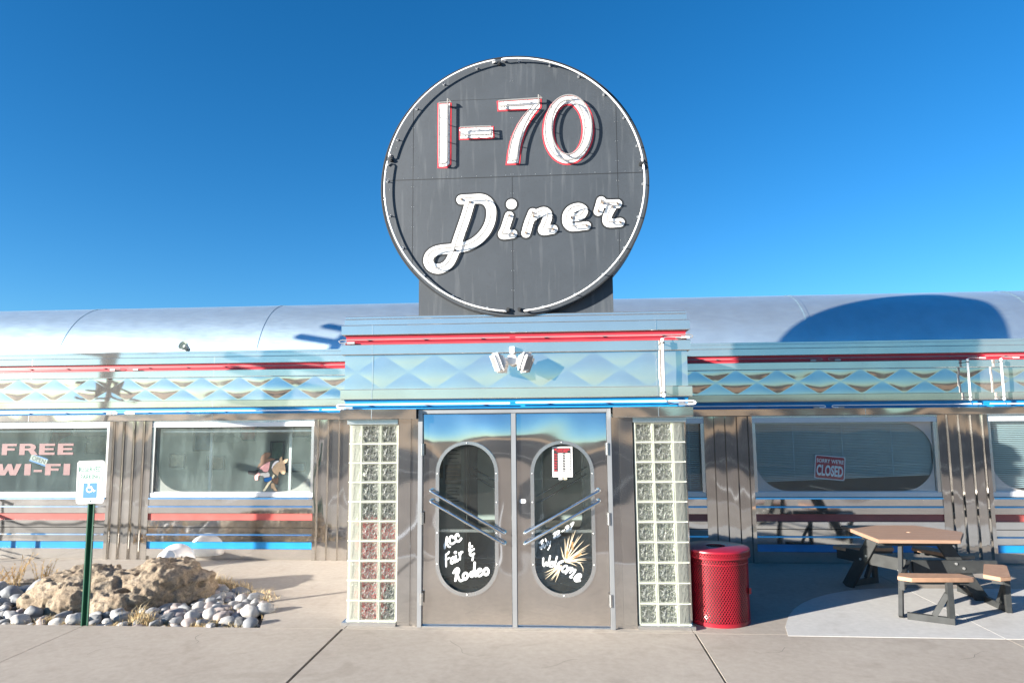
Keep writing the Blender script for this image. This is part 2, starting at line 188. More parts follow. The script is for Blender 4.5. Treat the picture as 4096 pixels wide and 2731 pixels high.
M['crackline'] = paint('crack_dirt', (.16, .14, .12), .95, .2, 10, spec=.1)
M['joint'] = paint('joint_sealant', (.05, .045, .04), .9, .2, 10)
M['soil'] = paint('gravel_bed_soil', (.16, .12, .085), .95, .35, 14, .6, 60)
M['lot'] = concrete('worn_lot_concrete', (.19, .155, .128), (.26, .218, .178), st=.5)
M['asphalt'] = paint('asphalt', (.035, .036, .04), .95, .2, 3, .3, 80, spec=.04)
M['field'] = paint('dry_field', (.36, .25, .15), .95, .3, .12, spec=.05)
M['hill'] = paint('far_hills', (.10, .085, .065), .95, .35, .01, spec=.05)
M['line'] = paint('road_paint', (.75, .74, .70), .7, .1, 3)
M['green'] = paint('green_post_paint', (.012, .075, .042), .4, .15, 12)
M['signgreen'] = paint('sign_green', (.002, .115, .08), .5, .05, 10)
M['signblue'] = paint('sign_blue', (.008, .13, .40), .5, .05, 10)
M['canred'] = paint('red_plastisol', (.27, .008, .02), .32, .1, 8, coat=.2)
M['canin'] = paint('dark_bin_liner', (.008, .005, .005), .6, .2, 8)
k = N('tan_recycled_plank')
g = k.noise(1, 4, k.obj((6, 120, 120)), .6)
c = k.ramp(g, [(.3, (.25, .15, .10)), (.7, (.35, .225, .155))])
wv = k.n('ShaderNodeMath', {0: k.n('ShaderNodeSeparateXYZ', {0: k.obj()}).outputs[1], 1: 7.4}, operation='MULTIPLY').outputs[0]
fr = k.n('ShaderNodeMath', {0: wv}, operation='FRACT').outputs[0]
gr = k.ramp(fr, [(.0, (0, 0, 0)), (.03, (1, 1, 1))])
c2 = k.mix(gr, (.05, .03, .02), c)
M['plank'] = k.done(k.bsdf(Base_Color=c2, Roughness=.6))
M['plankplain'] = paint('tan_plank', (.34, .20, .125), .6, .12, 20)
M['frame'] = paint('black_lumber', (.030, .032, .032), .55, .25, 10)
M['bolt'] = paint('zinc_bolt', (.62, .62, .60), .35, .1, 20, metal=.8)
k = N('limestone_boulder')
a = k.noise(5, 6, rough=.65); b = k.noise(38, 4, rough=.7)
c = k.ramp(a, [(.3, (.22, .165, .11)), (.55, (.33, .265, .19)), (.75, (.41, .345, .27))])
c = k.mix(k.ramp(b, [(.36, (.75, .75, .75)), (.5, (0, 0, 0))]), c, (.15, .11, .075))
nb = k.bump(b, .9, .03); nb = k.bump(k.noise(110, 3), .6, .012, nb)
M['boulder'] = k.done(k.bsdf(Base_Color=c, Roughness=.95, Normal=nb))
STONES = {'pale grey': (.32, .32, .315), 'mid grey': (.205, .21, .215), 'blue grey': (.155, .17, .19), 'pinkish grey': (.30, .25, .235), 'charcoal': (.07, .073, .077), 'off-white': (.43, .415, .39)}
def stone_mat(nm, c0):
    k = N('river_stone_' + nm.replace(' ', '_').replace('-', '_'))
    a = k.noise(16, 4, k.obj((1, 1, 2.2)), dist=1.0); b = k.noise(120, 3)
    c = k.ramp(a, [(.3, tuple(x * .78 for x in c0)), (.62, c0), (.74, tuple(min(.8, x * 1.3 + .03) for x in c0))])
    c = k.mix(.18, c, k.ramp(b, [(.3, (.1, .1, .1)), (.7, (.6, .58, .55))]))
    return k.done(k.bsdf(Base_Color=c, Roughness=.75, Normal=k.bump(b, .25, .004)))
SM = {n: stone_mat(n, c) for n, c in STONES.items()}
M['straw'] = paint('dry_straw', (.52, .38, .19), .9, .35, 9)
M['straw2'] = paint('pale_straw', (.62, .52, .33), .9, .25, 9)
M['weed'] = paint('golden_weed', (.50, .31, .10), .9, .35, 12)
M['binwhite'] = paint('white_bin_plastic', (.58, .575, .565), .35, .03, 8)
M['decal'] = paint('faded_pink_vinyl', (.18, .102, .104), .6, .12, 9)
M['textwhite'] = paint('window_paint_white', (.84, .86, .85), .6, .05, 40)
M['wheat'] = paint('wheat_paint', (.60, .50, .35), .6, .2, 25)
M['stand'] = paint('weathered_stand', (.22, .17, .13), .5, .2, 20)
M['wheatdk'] = paint('wheat_ear_paint', (.36, .19, .075), .6, .3, 60)
M['brown'] = paint('cutout_brown', (.16, .10, .065), .6, .2, 20)
M['tan'] = paint('cutout_tan', (.48, .35, .22), .6, .15, 20)
M['pink'] = paint('cutout_pink', (.72, .38, .36), .6, .15, 20)
M['cream'] = paint('cutout_cream', (.78, .72, .50), .6, .08, 20)
M['wall'] = paint('interior_wall', (.36, .41, .40), .8, .12, 2)
M['floorin'] = paint('interior_floor', (.12, .11, .10), .5, .2, 3)
M['card'] = paint('aged_card', (.34, .35, .33), .7, .08, 10)
M['paper'] = paint('poster_paper', (.60, .60, .56), .7, .1, 10)
M['poster'] = paint('poster_print', (.22, .20, .16), .7, .5, 12)
M['speaker'] = paint('grey_green_plastic', (.36, .41, .38), .5, .1, 10)
M['blind'] = paint('blind_slats', (.46, .62, .66), .5, .06, 4)
M['spandrel'] = paint('beige_spandrel', (.26, .235, .22), .6, .06, 5)  # corner board of the left windows, colour darkened to offset the sun on it
M['spandrel2'] = paint('pinkish_corner_board', (.62, .53, .49), .6, .06, 5)  # same corner board, colour lightened for the shaded right windows
M['poinsettia'] = paint('red_silk_leaves', (.72, .035, .045), .6, .3, 25)
M['wood'] = paint('weathered_wood', (.20, .15, .11), .8, .3, 14)
M['rail'] = paint('dark_rail_paint', (.04, .04, .045), .5, .2, 14)
k = N('checker_tile')
ck = k.n('ShaderNodeTexChecker', {'Vector': k.obj(), 'Color1': (.028, .03, .03), 'Color2': (.42, .44, .41), 'Scale': 3.2})
mp = [n for n in k.t.nodes if n.type == 'MAPPING'][-1]; mp.inputs['Rotation'].default_value = (0, 0, R(45))
M['checker'] = k.done(k.bsdf(Base_Color=ck.outputs[0], Roughness=.25))

# ------------------------------------------------------------------ mesh tools
def wloc(o):
    v = Vector((0, 0, 0))
    while o: v = v + o.location; o = o.parent
    return v
def tag(o, label=None, cat=None, group=None, kind=None):
    if label: o['label'] = label
    if cat: o['category'] = cat
    if group: o['group'] = group
    if kind: o['kind'] = kind
    return o
def thing(name, label, cat, loc=(0, 0, 0), group=None, rot=None):
    o = bpy.data.objects.new(name, None); COL.objects.link(o); o.location = loc
    o.empty_display_size = .1
    if rot: o.rotation_euler = rot
    return tag(o, label, cat, group)

class MB:
    def __init__(s): s.v = []; s.f = []; s.mi = []; s.cur = 0
    def add(s, vs, fs):
        b = len(s.v); s.v += [tuple(v) for v in vs]; s.f += [tuple(i + b for i in f) for f in fs]; s.mi += [s.cur] * len(fs); return s
    def box(s, x0, x1, y0, y1, z0, z1):
        v = [(x, y, z) for z in (z0, z1) for y in (y0, y1) for x in (x0, x1)]
        return s.add(v, [(0, 2, 3, 1), (4, 5, 7, 6), (0, 1, 5, 4), (2, 6, 7, 3), (0, 4, 6, 2), (1, 3, 7, 5)])
    def beam(s, a, b, w, h, up=(0, 0, 1)):
        a = Vector(a); b = Vector(b); d = (b - a).normalized(); u = Vector(up)
        x = d.cross(u)
        if x.length < 1e-4: x = d.cross(Vector((1, 0, 0)))
        x.normalize(); y = x.cross(d).normalized()
        v = [p + x * i * w / 2 + y * j * h / 2 for p in (a, b) for i, j in ((-1, -1), (1, -1), (1, 1), (-1, 1))]
        return s.add(v, [(0, 1, 2, 3), (7, 6, 5, 4), (0, 4, 5, 1), (1, 5, 6, 2), (2, 6, 7, 3), (3, 7, 4, 0)])
    def tube(s, pts, r, n=10, cap=True, closed=False):
        pts = [Vector(p) for p in pts]; m = len(pts); rs = r if isinstance(r, (list, tuple)) else [r] * m
        vs = []; prev = None
        for i, p in enumerate(pts):
            if closed: d = (pts[(i + 1) % m] - pts[i - 1]).normalized()
            else: d = (pts[min(i + 1, m - 1)] - pts[max(i - 1, 0)]).normalized()
            if prev is None:
                x = d.cross(Vector((0, 0, 1)))
                if x.length < .05: x = d.cross(Vector((0, 1, 0)))
            else: x = prev - d * prev.dot(d)
            x.normalize(); prev = x; y = d.cross(x)
            for j in range(n):
                t = 2 * math.pi * j / n; vs.append(p + (x * math.cos(t) + y * math.sin(t)) * rs[i])
        fs = []
        for i in range(m if closed else m - 1):
            a = i * n; b = ((i + 1) % m) * n
            for j in range(n): fs.append((a + j, a + (j + 1) % n, b + (j + 1) % n, b + j))
        if cap and not closed:
            fs.append(tuple(range(n))[::-1]); fs.append(tuple((m - 1) * n + j for j in range(n)))
        return s.add(vs, fs)
    def lathe(s, prof, c=(0, 0, 0), n=32, axis='Z', cap=False):
        vs = []; c = Vector(c)
        for r, h in prof:
            for j in range(n):
                t = 2 * math.pi * j / n; a, b = r * math.cos(t), r * math.sin(t)
                vs.append(c + (Vector((a, b, h)) if axis == 'Z' else Vector((a, h, b)) if axis == 'Y' else Vector((h, a, b))))
        fs = []
        for i in range(len(prof) - 1):
            for j in range(n): fs.append((i * n + j, i * n + (j + 1) % n, (i + 1) * n + (j + 1) % n, (i + 1) * n + j))
        if cap:
            fs.append(tuple(range(n))[::-1]); fs.append(tuple((len(prof) - 1) * n + j for j in range(n)))
        return s.add(vs, fs)
    def prism(s, loops, y0, y1, plane='XZ'):
        """2-D outline(s) with holes -> solid between y0 (front) and y1"""
        flat = [p for l in loops for p in l]
        tris = tessellate_polygon([[Vector((p[0], p[1], 0)) for p in l] for l in loops])
        nn = len(flat)
        def mk(p, y): return (p[0], y, p[1]) if plane == 'XZ' else (p[0], p[1], y)
        vs = [mk(p, y0) for p in flat] + [mk(p, y1) for p in flat]
        fs = [t for t in tris] + [tuple(i + nn for i in t[::-1]) for t in tris]
        b = 0
        for l in loops:
            m = len(l)
            for i in range(m): fs.append((b + i, b + (i + 1) % m, nn + b + (i + 1) % m, nn + b + i))
            b += m
        return s.add(vs, fs)
    def sweep(s, prof, path, caps=True):
        """closed profile [(outward, z)] along a plan path [(x, y)]"""
        m = len(path); vs = []; k = len(prof)
        for i, p in enumerate(path):
            ns = []
            for a, b in ((i - 1, i), (i, i + 1)):
                if a < 0 or b >= m: continue
                dx, dy = path[b][0] - path[a][0], path[b][1] - path[a][1]; L = math.hypot(dx, dy)
                ns.append((dy / L, -dx / L))
            if len(ns) == 2:
                nx, ny = ns[0][0] + ns[1][0], ns[0][1] + ns[1][1]; q = 1 + ns[0][0] * ns[1][0] + ns[0][1] * ns[1][1]
                nx, ny = nx / q, ny / q
            else: nx, ny = ns[0]
            for o, z in prof: vs.append((p[0] + nx * o, p[1] + ny * o, z))
        fs = []
        for i in range(m - 1):
            for j in range(k): fs.append((i * k + j, i * k + (j + 1) % k, (i + 1) * k + (j + 1) % k, (i + 1) * k + j))
        if caps: fs.append(tuple(range(k))[::-1]); fs.append(tuple((m - 1) * k + j for j in range(k)))
        return s.add(vs, fs)
    def sphere(s, c, r, n=12, sq=(1, 1, 1)):
        vs = []; fs = []; c = Vector(c); h = n // 2
        for i in range(h + 1):
            ph = math.pi * i / h
            for j in range(n):
                t = 2 * math.pi * j / n
                vs.append(c + Vector((math.sin(ph) * math.cos(t) * sq[0], math.sin(ph) * math.sin(t) * sq[1], math.cos(ph) * sq[2])) * r)
        for i in range(h):
            for j in range(n): fs.append((i * n + j, (i + 1) * n + j, (i + 1) * n + (j + 1) % n, i * n + (j + 1) % n))
        return s.add(vs, fs)
    def build(s, name, mat, parent=None, smooth=False, bevel=0, label=None, shift=None, angle=None):
        me = bpy.data.meshes.new(name)
        off = Vector(shift) if shift is not None else (wloc(parent) if parent else Vector((0, 0, 0)))
        me.from_pydata([(v[0] - off.x, v[1] - off.y, v[2] - off.z) for v in s.v], [], s.f)
        ms = mat if isinstance(mat, (list, tuple)) else [mat]
        for m in ms: me.materials.append(m)
        if len(ms) > 1: me.polygons.foreach_set('material_index', s.mi)
        bm = bmesh.new(); bm.from_mesh(me)
        bmesh.ops.remove_doubles(bm, verts=bm.verts, dist=1e-5)
        bmesh.ops.recalc_face_normals(bm, faces=bm.faces)
        if bevel:
            es = [e for e in bm.edges if len(e.link_faces) == 2 and e.calc_face_angle(0) > R(35)]
            bmesh.ops.bevel(bm, geom=es, offset=bevel, segments=2, affect='EDGES', clamp_overlap=True)
        if smooth or bevel:
            for f in bm.faces: f.smooth = True
            ca = angle if angle is not None else R(40)
            for e in bm.edges:
                if len(e.link_faces) != 2 or e.calc_face_angle(0) > ca: e.smooth = False
        bm.to_mesh(me); bm.free(); me.update()
        o = bpy.data.objects.new(name, me); COL.objects.link(o)
        if parent: o.parent = parent
        elif shift is not None: o.location = shift
        if label: o['label'] = label
        return o

def sdf_mesh(name, capsules, y, thick, mat, parent, res=.004, rings=()):
    """union of round strokes in the x-z plane -> one plate without overlaps"""
    segs = []
    for pts, r in capsules:
        for a, b in zip(pts, pts[1:]): segs.append((a, b, r))
    A = np.array([s[0] for s in segs]); B = np.array([s[1] for s in segs]); Rr = np.array([s[2] for s in segs])
    mr = Rr.max() + res * 2
    x0, z0 = np.minimum(A, B).min(0) - mr; x1, z1 = np.maximum(A, B).max(0) + mr
    nx, nz = int((x1 - x0) / res) + 2, int((z1 - z0) / res) + 2
    X, Z = np.meshgrid(x0 + res * np.arange(nx), z0 + res * np.arange(nz), indexing='ij')
    F = np.full(X.shape, 9.)
    for a, b, r in zip(A, B, Rr):
        d = b - a; L = max(d @ d, 1e-12)
        t = np.clip(((X - a[0]) * d[0] + (Z - a[1]) * d[1]) / L, 0, 1)
        F = np.minimum(F, np.hypot(X - a[0] - t * d[0], Z - a[1] - t * d[1]) - r)
    vid = {}; vs = []; fs = []
    def corner(i, j):
        k = (i, j)
        if k not in vid: vid[k] = len(vs); vs.append((X[i, j], Z[i, j]))
        return vid[k]
    def cross(p, q):
        k = (p, q) if p < q else (q, p)
        if k not in vid:
            fa, fb = F[k[0]], F[k[1]]; t = min(.97, max(.03, fa / (fa - fb))); vid[k] = len(vs)
            vs.append((X[k[0]] + (X[k[1]] - X[k[0]]) * t, Z[k[0]] + (Z[k[1]] - Z[k[0]]) * t))
        return vid[k]
    neg = F < 0
    cells = np.argwhere(neg[:-1, :-1] | neg[1:, :-1] | neg[:-1, 1:] | neg[1:, 1:])
    for i, j in cells:
        c = [(i, j), (i + 1, j), (i + 1, j + 1), (i, j + 1)]; poly = []
        for q in range(4):
            p, n = tuple(map(int, c[q])), tuple(map(int, c[(q + 1) % 4]))
            if neg[p]: poly.append(corner(*p))
            if neg[p] != neg[n]: poly.append(cross(p, n))
        if len(poly) >= 3: fs.append(tuple(poly))
    ed = {}
    for f in fs:
        for a, b in zip(f, f[1:] + f[:1]): ed[(a, b)] = ed.get((a, b), 0) + 1
    mb = MB(); n = len(vs)
    fv = [(p[0], y, p[1]) for p in vs] + [(p[0], y + thick, p[1]) for p in vs]
    ff = list(fs) + [tuple(i + n for i in f[::-1]) for f in fs]
    ff += [(a, b, b + n, a + n) for (a, b) in ed if (b, a) not in ed]
    mb.add(fv, ff)
    return mb.build(name, mat, parent)

TXT = {}
def text_flat(body, bold=0):
    key = (body, bold)
    if key in TXT: return TXT[key]
    cu = bpy.data.curves.new('t', 'FONT'); cu.body = body; cu.size = 1; cu.offset = bold; cu.resolution_u = 3
    o = bpy.data.objects.new('t', cu); COL.objects.link(o)
    dg = bpy.context.evaluated_depsgraph_get(); dg.update()
    me = bpy.data.meshes.new_from_object(o.evaluated_get(dg))
    vs = [tuple(v.co[:2]) for v in me.vertices]; fs = [tuple(p.vertices) for p in me.polygons]
    bpy.data.objects.remove(o); bpy.data.curves.remove(cu); bpy.data.meshes.remove(me)
    TXT[key] = (vs, fs); return TXT[key]
def text(mb, body, x0, x1, z0, z1, y, bold=0, rot=0, shear=0):
    """flat lettering fitted in the box x0..x1, z0..z1 on the plane y; rot about the box centre"""
    vs, fs = text_flat(body, bold)
    ax = [v[0] for v in vs]; az = [v[1] for v in vs]
    a0, a1, b0, b1 = min(ax), max(ax), min(az), max(az)
    cx, cz = (x0 + x1) / 2, (z0 + z1) / 2; c, s = math.cos(rot), math.sin(rot); out = []
    for v in vs:
        u = ((v[0] - a0) / (a1 - a0) - .5) * (x1 - x0); w = ((v[1] - b0) / (b1 - b0) - .5) * (z1 - z0); u += shear * w
        out.append((cx + u * c - w * s, y, cz + u * s + w * c))
    return mb.add(out, fs)
def rrect(x0, x1, z0, z1, r, n=6):
    o = []
    for cx, cz, a in ((x1 - r, z1 - r, 0), (x0 + r, z1 - r, 90), (x0 + r, z0 + r, 180), (x1 - r, z0 + r, 270)):
        for i in range(n + 1): o.append((cx + r * math.cos(R(a + 90 * i / n)), cz + r * math.sin(R(a + 90 * i / n))))
    return o
def inset(poly, d):
    n = len(poly); A = sum(poly[i][0] * poly[(i + 1) % n][1] - poly[(i + 1) % n][0] * poly[i][1] for i in range(n)); sg = 1 if A > 0 else -1; out = []
    for i in range(n):
        p0, p, p1 = Vector(poly[i - 1]), Vector(poly[i]), Vector(poly[(i + 1) % n])
        e0, e1 = (p - p0).normalized(), (p1 - p).normalized()
        n0, n1 = Vector((-e0.y, e0.x)) * sg, Vector((-e1.y, e1.x)) * sg
        q = max(.35, 1 + n0.dot(n1)); v = p + (n0 + n1) * (d / q); out.append((v.x, v.y))
    return out
def arc_tube(cx, cz, r, a0, a1, y, n): return [(cx + r * math.cos(R(a0 + (a1 - a0) * i / n)), y, cz + r * math.sin(R(a0 + (a1 - a0) * i / n))) for i in range(n + 1)]

# ------------------------------------------------------------------ the diner building
B = thing('diner_building', 'stainless steel roadside diner with barrel roof, red and blue bands and projecting entrance', 'diner', (0, P, 0))
XE = 14.0
WING = [(-XE, P), (XE, P)]
VEST = [(-1.82, P - .001), (-1.82, -.12), (1.825, -.12), (1.825, P - .001)]
Z = dict(top=3.187, b1t=3.09, rt=2.985, rb=2.884, dt=2.775, db=2.412, bt=2.304, bb=2.204, b4=2.10)
def boxprof(o0, o1, z0, z1, lip=.006): return [(o0, z0), (o1 - lip, z0), (o1, z0 + lip), (o1, z1 - lip), (o1 - lip, z1), (o0, z1)]
def chan(o0, z0, z1):   # recessed painted channel with a stepped face
    a = z1 - z0
    return [(-.09, z0), (o0 + .012, z0), (o0 + .012, z0 + a * .16), (o0 + .004, z0 + a * .2), (o0, z0 + a * .52), (o0 + .005, z0 + a * .55), (o0 + .003, z0 + a * .80), (o0 + .012, z0 + a * .86), (o0 + .012, z1), (-.09, z1)]
for path, nm in ((WING, 'wing'), (VEST, 'entrance')):
    bo = .0
    MB().sweep(boxprof(-.09, -.025, Z['b1t'] + .0, Z['top'] - .03), path).build('cornice_cap', M['band'], B)
    MB().sweep(boxprof(-.12, -.032, Z['top'] - .03, Z['top']), path).build('cornice_cap', M['band'], B)
    MB().sweep(boxprof(-.09, bo, Z['rt'], Z['b1t']), path).build('fascia_band', M['band'], B)
    rb = MB().sweep(chan(-.045, Z['rb'], Z['rt']), path).build('red_band', M['red'], B)
    MB().sweep(boxprof(-.09, bo, Z['dt'], Z['rb']), path).build('fascia_band', M['band'], B)
    MB().sweep(boxprof(-.09, bo, Z['bt'], Z['db']), path).build('fascia_band', M['band'], B)
    bb = MB().sweep(chan(-.045, Z['bb'], Z['bt']), path).build('blue_band', M['blue'], B)
    if nm == 'wing':
        MB().sweep(boxprof(-.09, bo, Z['b4'], Z['bb']), path).build('fascia_band', M['chrome'], B)
        RBW, BBW = rb, bb
    else:
        MB().sweep(boxprof(-.09, bo, Z['b4'], Z['bb']), [(-1.82, P - .001), (-1.82, -.12), (-1.012, -.12)]).build('fascia_band', M['chrome'], B)
        MB().sweep(boxprof(-.09, bo, Z['b4'], Z['bb']), [(1.018, -.12), (1.825, -.12), (1.825, P - .001)]).build('fascia_band', M['chrome'], B)
        RBV, BBV = rb, bb
# seams on the fascia bands (thin raised joint covers)
sm = MB()
for x in (-1.482, 1.479):
    for z0, z1 in ((Z['rt'], Z['b1t']), (Z['dt'], Z['rb']), (Z['bt'], Z['db']), (Z['b4'], Z['bb'])): sm.box(x - .004, x + .004, -.123, -.11, z0 + .002, z1 - .002)
    sm.box(x - .003, x + .003, -.0935, -.075, Z['db'] + .002, Z['dt'] - .002)
for x in (-7.9, -4.9, 4.9):
    for z0, z1 in ((Z['rt'], Z['b1t']), (Z['dt'], Z['rb']), (Z['bt'], Z['db']), (Z['b4'], Z['bb'])): sm.box(x - .003, x + .003, P - .002, P + .01, z0 + .002, z1 - .002)
sm.build('joint_cover', M['brush'], B)

def quilt(x0, x1, y, xc, period, amp, name='quilted_panel'):
    z0, z1 = Z['db'], Z['dt']; zm = (z0 + z1) / 2; H = z1 - z0
    nx = int((x1 - x0) / .008); nz = 46; vs = []; rnd = random.Random(3)
    for j in range(nz + 1):
        z = z0 + H * j / nz
        for i in range(nx + 1):
            x = x0 + (x1 - x0) * i / nx
            p = (x - xc) / period; q = (z - zm) / H
            s, t = p + q, p - q; ks, kt = math.floor(s), math.floor(t)
            u, v = 2 * (s - ks) - 1, 2 * (t - kt) - 1
            rr = mnoise.noise(Vector((ks * 3.1, kt * 1.7, x0)))
            h = amp * (1 + .35 * rr) * (1 - u * u) * (1 - v * v) + .0009 * mnoise.noise(Vector((x * 2.5, z * 6, y)))
            vs.append((x, y - h + .004 * (z - zm) / H, z))
    fs = [(j * (nx + 1) + i, j * (nx + 1) + i + 1, (j + 1) * (nx + 1) + i + 1, (j + 1) * (nx + 1) + i) for j in range(nz) for i in range(nx)]
    mb = MB().add(vs, fs); o = mb.build(name, M['panel'], B)
    for f in o.data.polygons: f.use_smooth = True
    return o
quilt(-8.9, -1.8, P + .036, -7.84 - .606 * 2, .606, .0042)
quilt(1.8, 7.9, P + .036, 2.792, .597, .0038)
quilt(-1.785, 1.79, -.088, .006, .555, .0019)
for sx in (-1, 1):
    MB().box(*(sorted((sx * 1.787, sx * 1.75))), -.07, P, Z['db'], Z['dt']).build('side_fascia_panel', M['panel'], B)

# backing walls, closed boxes behind the skins
wb = MB()
wb.box(-XE, -1.9, P + .10, P + .16, 2.05, 3.19); wb.box(1.9, XE, P + .10, P + .16, 2.05, 3.19); wb.box(-1.9, 1.9, P + .10, P + .16, 2.08, 3.19)
wb.box(-XE, -1.78, P + .10, P + .16, 0, .93); wb.box(1.78, XE, P + .10, P + .16, 0, .93)
wb.box(-XE, XE, 9.0, 9.1, 0, 3.2); wb.box(-XE - .1, -XE, P, 9.1, 0, 3.2); wb.box(XE, XE + .1, P, 9.1, 0, 3.2)
wb.box(-XE, XE, P + .161, 9.0, 2.62, 2.68)
wb.build('wall_backing', M['dark'], B)
MB().box(-XE, XE, 7.2, 7.3, 0, 2.62).build('interior_wall', M['wall'], B)
MB().box(-XE, XE, P + .17, 7.2, .006, .02).build('interior_floor', M['floorin'], B)

# barrel roof
rc = (4.997, 2.78); rr_ = 1.398; prof = []
for i in range(25):
    a = R(178 - (178 - 90) * i / 24); prof.append((rc[0] + rr_ * math.cos(a), rc[1] + rr_ * math.sin(a)))
prof += [(7.6, 4.178)] + [(7.6 + 1.398 * math.sin(R(15 * i)), 2.78 + 1.398 * math.cos(R(15 * i))) for i in range(1, 6)]
def roofstrip(x0, x1, d):
    vs = []; cx, cz = 6, 2.0
    for x in (x0, x1):
        for (y, z) in prof:
            L = math.hypot(y - cx, z - cz); vs.append((x, y + (y - cx) / L * d, z + (z - cz) / L * d))
    m = len(prof); return MB().add(vs, [(i, i + 1, m + i + 1, m + i) for i in range(m - 1)])
seams = [-11.4, -7.94, -4.51, -1.9, 1.9, 4.43, 7.9, 11.4]
xs = [-XE - .2] + seams + [XE + .2]
for a, b in zip(xs, xs[1:]):
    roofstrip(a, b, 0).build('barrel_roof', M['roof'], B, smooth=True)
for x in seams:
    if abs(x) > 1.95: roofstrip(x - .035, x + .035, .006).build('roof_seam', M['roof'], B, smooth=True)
fl = MB().box(-XE, XE, P + .031, P + .62, 3.13, 3.1845); fl.build('roof_gutter', M['band'], B)

# pilasters
def pilaster(xc, name='pilaster'):
    w = .345; ridge = [(-.345, -.285), (-.205, -.125), (-.045, .045), (.125, .205), (.285, .345)]
    pr = [(-w, P + .11)]
    for a, b in ridge:
        pr += [(xc * 0 + a, P + .045 if a > -w else P + .004), (a + .008, P + .004), (b - .008, P + .004), (b, P + .045 if b < w else P + .004)]
    pr.append((w, P + .11)); pr = [(p[0] + xc, p[1]) for p in pr]
    m = MB().prism([pr], .0, 2.097, plane='XY')
    return m.build(name, M['rib'], B)
for x in (-9.45, -6.21, -2.935, 2.935, 6.235, 9.45): pilaster(x)

# lower wall panels with their stripes
def lower(x0, x1):
    steps = [(0, .062, .035), (.062, .163, .01)]
    m = MB()
    def strip(z0, z1, a, b=None):
        b = a if b is None else b
        m.add([(x0, P + a, z0), (x1, P + a, z0), (x1, P + b, z1), (x0, P + b, z1), (x0, P + .10, z0), (x1, P + .10, z0), (x1, P + .10, z1), (x0, P + .10, z1)],
              [(0, 1, 2, 3), (4, 7, 6, 5), (0, 4, 5, 1), (3, 2, 6, 7), (0, 3, 7, 4), (1, 5, 6, 2)])
    strip(.002, .058, .045); strip(.060, .158, .008); strip(.160, .166, -.006)
    strip(.272, .364, .008, .007); strip(.366, .386, -.008, -.002); strip(.388, .476, .013, .011); strip(.486, .582, .008, .006); strip(.584, .590, -.004)
    strip(.694, .782, .008, .007); strip(.784, .806, -.008, -.002); strip(.808, .905, .013, .012); strip(.906, .929, -.012, -.008)
    o = m.build('lower_wall_panel', M['lowpanel'], B)
    MB().box(x0, x1, P + .03, P + .10, .592, .692).build('red_stripe', M['red2'], o)
    MB().box(x0, x1, P + .03, P + .10, .168, .270).build('blue_stripe', M['blue'], o)
BAYS = [(-9.105, -6.555), (-5.865, -3.28), (-2.59, -1.8), (1.8, 2.59), (3.28, 5.89), (6.58, 9.105)]
for a, b in BAYS: lower(a + .001, b - .001)

# windows
def corner_fill(x0, x1, z0, z1, r, which):
    L = []
    for w in which:
        sx = -1 if 'l' in w else 1; sz = 1 if 't' in w else -1
        cx = x0 if sx < 0 else x1; cz = z1 if sz > 0 else z0
        rx, rz = r
        pts = [(cx, cz)] + [(cx - sx * rx + sx * rx * math.cos(R(t)), cz - sz * rz + sz * rz * math.sin(R(t))) for t in range(0, 91, 6)]
        L.append(pts)
    return L
def window(i, a, b, pane, corners, blind=None):
    z0, z1 = .935, 2.068
    f = MB(); y0, y1 = P + .018, P + .09
    f.box(a + .001, b - .001, y0, y1, z0, 1.0); f.box(a + .001, b - .001, y0, y1, 2.0, z1)
    
    f.box(a + .0505, b - .0505, y0 + .02, y1 - .004, .99, 1.012); f.box(a + .0012, a + .0045, y0 + .02, y1 - .003, .98, 2.02)
    o = f.build('window', M['alu'], B, bevel=.004)
    for ja, jb in ((a + .001, a + .05), (b - .05, b - .001)): MB().box(ja, jb, y0 + .006, y1 + .003, 1.0005, 1.9995).build('jamb', M['brush'], o, bevel=.003)
    h = MB().box(a + .001, b - .001, P + .03, P + .095, 2.0685, 2.099); h.build('head_trim', M['brush'], o)
    MB().box(a + .054, b - .054, P + .062, P + .066, 1.012, 2.0).build('pane', pane, o)
    if corners:
        s = MB()
        for l in corner_fill(a + .056, b - .056, 1.012, 2.0, (.47, .42), corners): s.prism([l], P + .078, P + .088)
        s.build('corner_panel', M['spandrel2' if blind else 'spandrel'], o)
    if blind:
        s = MB(); zt, zl, zr = 1.985, blind[0], blind[1]; n = 36; xa, xb = a + .06, b - .06
        for q in range(n):
            t = q / (n - 1); za = zt + (zl - zt) * t; zb = zt + (zr - zt) * t
            s.add([(xa, P + .125, za), (xb, P + .125, zb), (xb, P + .108, zb + .019), (xa, P + .108, za + .019), (xa, P + .1285, za - .0005), (xb, P + .1285, zb - .0005), (xb, P + .1115, zb + .0185), (xa, P + .1115, za + .0185)], [(0, 1, 2, 3), (7, 6, 5, 4), (0, 4, 5, 1), (3, 2, 6, 7), (0, 3, 7, 4), (1, 5, 6, 2)])
        s.box(xa, xb, P + .10, P + .135, 1.98, 1.999)
        for tx in (.22, .5, .78):
            x = xa + (xb - xa) * tx; zz = zl + (zr - zl) * tx; s.box(x - .003, x + .003, P + .1065, P + .1075, zz, 1.98)
        s.build('blind', M['blind'], o)
    return o
window(0, *BAYS[0], M['pane_dusty'], ['br', 'bl']); window(1, *BAYS[1], M['pane_dusty'], ['br', 'bl'])
window(2, *BAYS[2], M['pane'], []); window(3, *BAYS[3], M['pane'], [], (1.02, 1.02))
window(4, *BAYS[4], M['pane'], ['tr', 'br', 'bl'], (1.135, 1.235)); window(5, *BAYS[5], M['pane'], ['tr', 'br', 'bl'], (1.04, 1.12))
for a, b in ((-2.59, -1.8), (1.8, 2.59)): pass

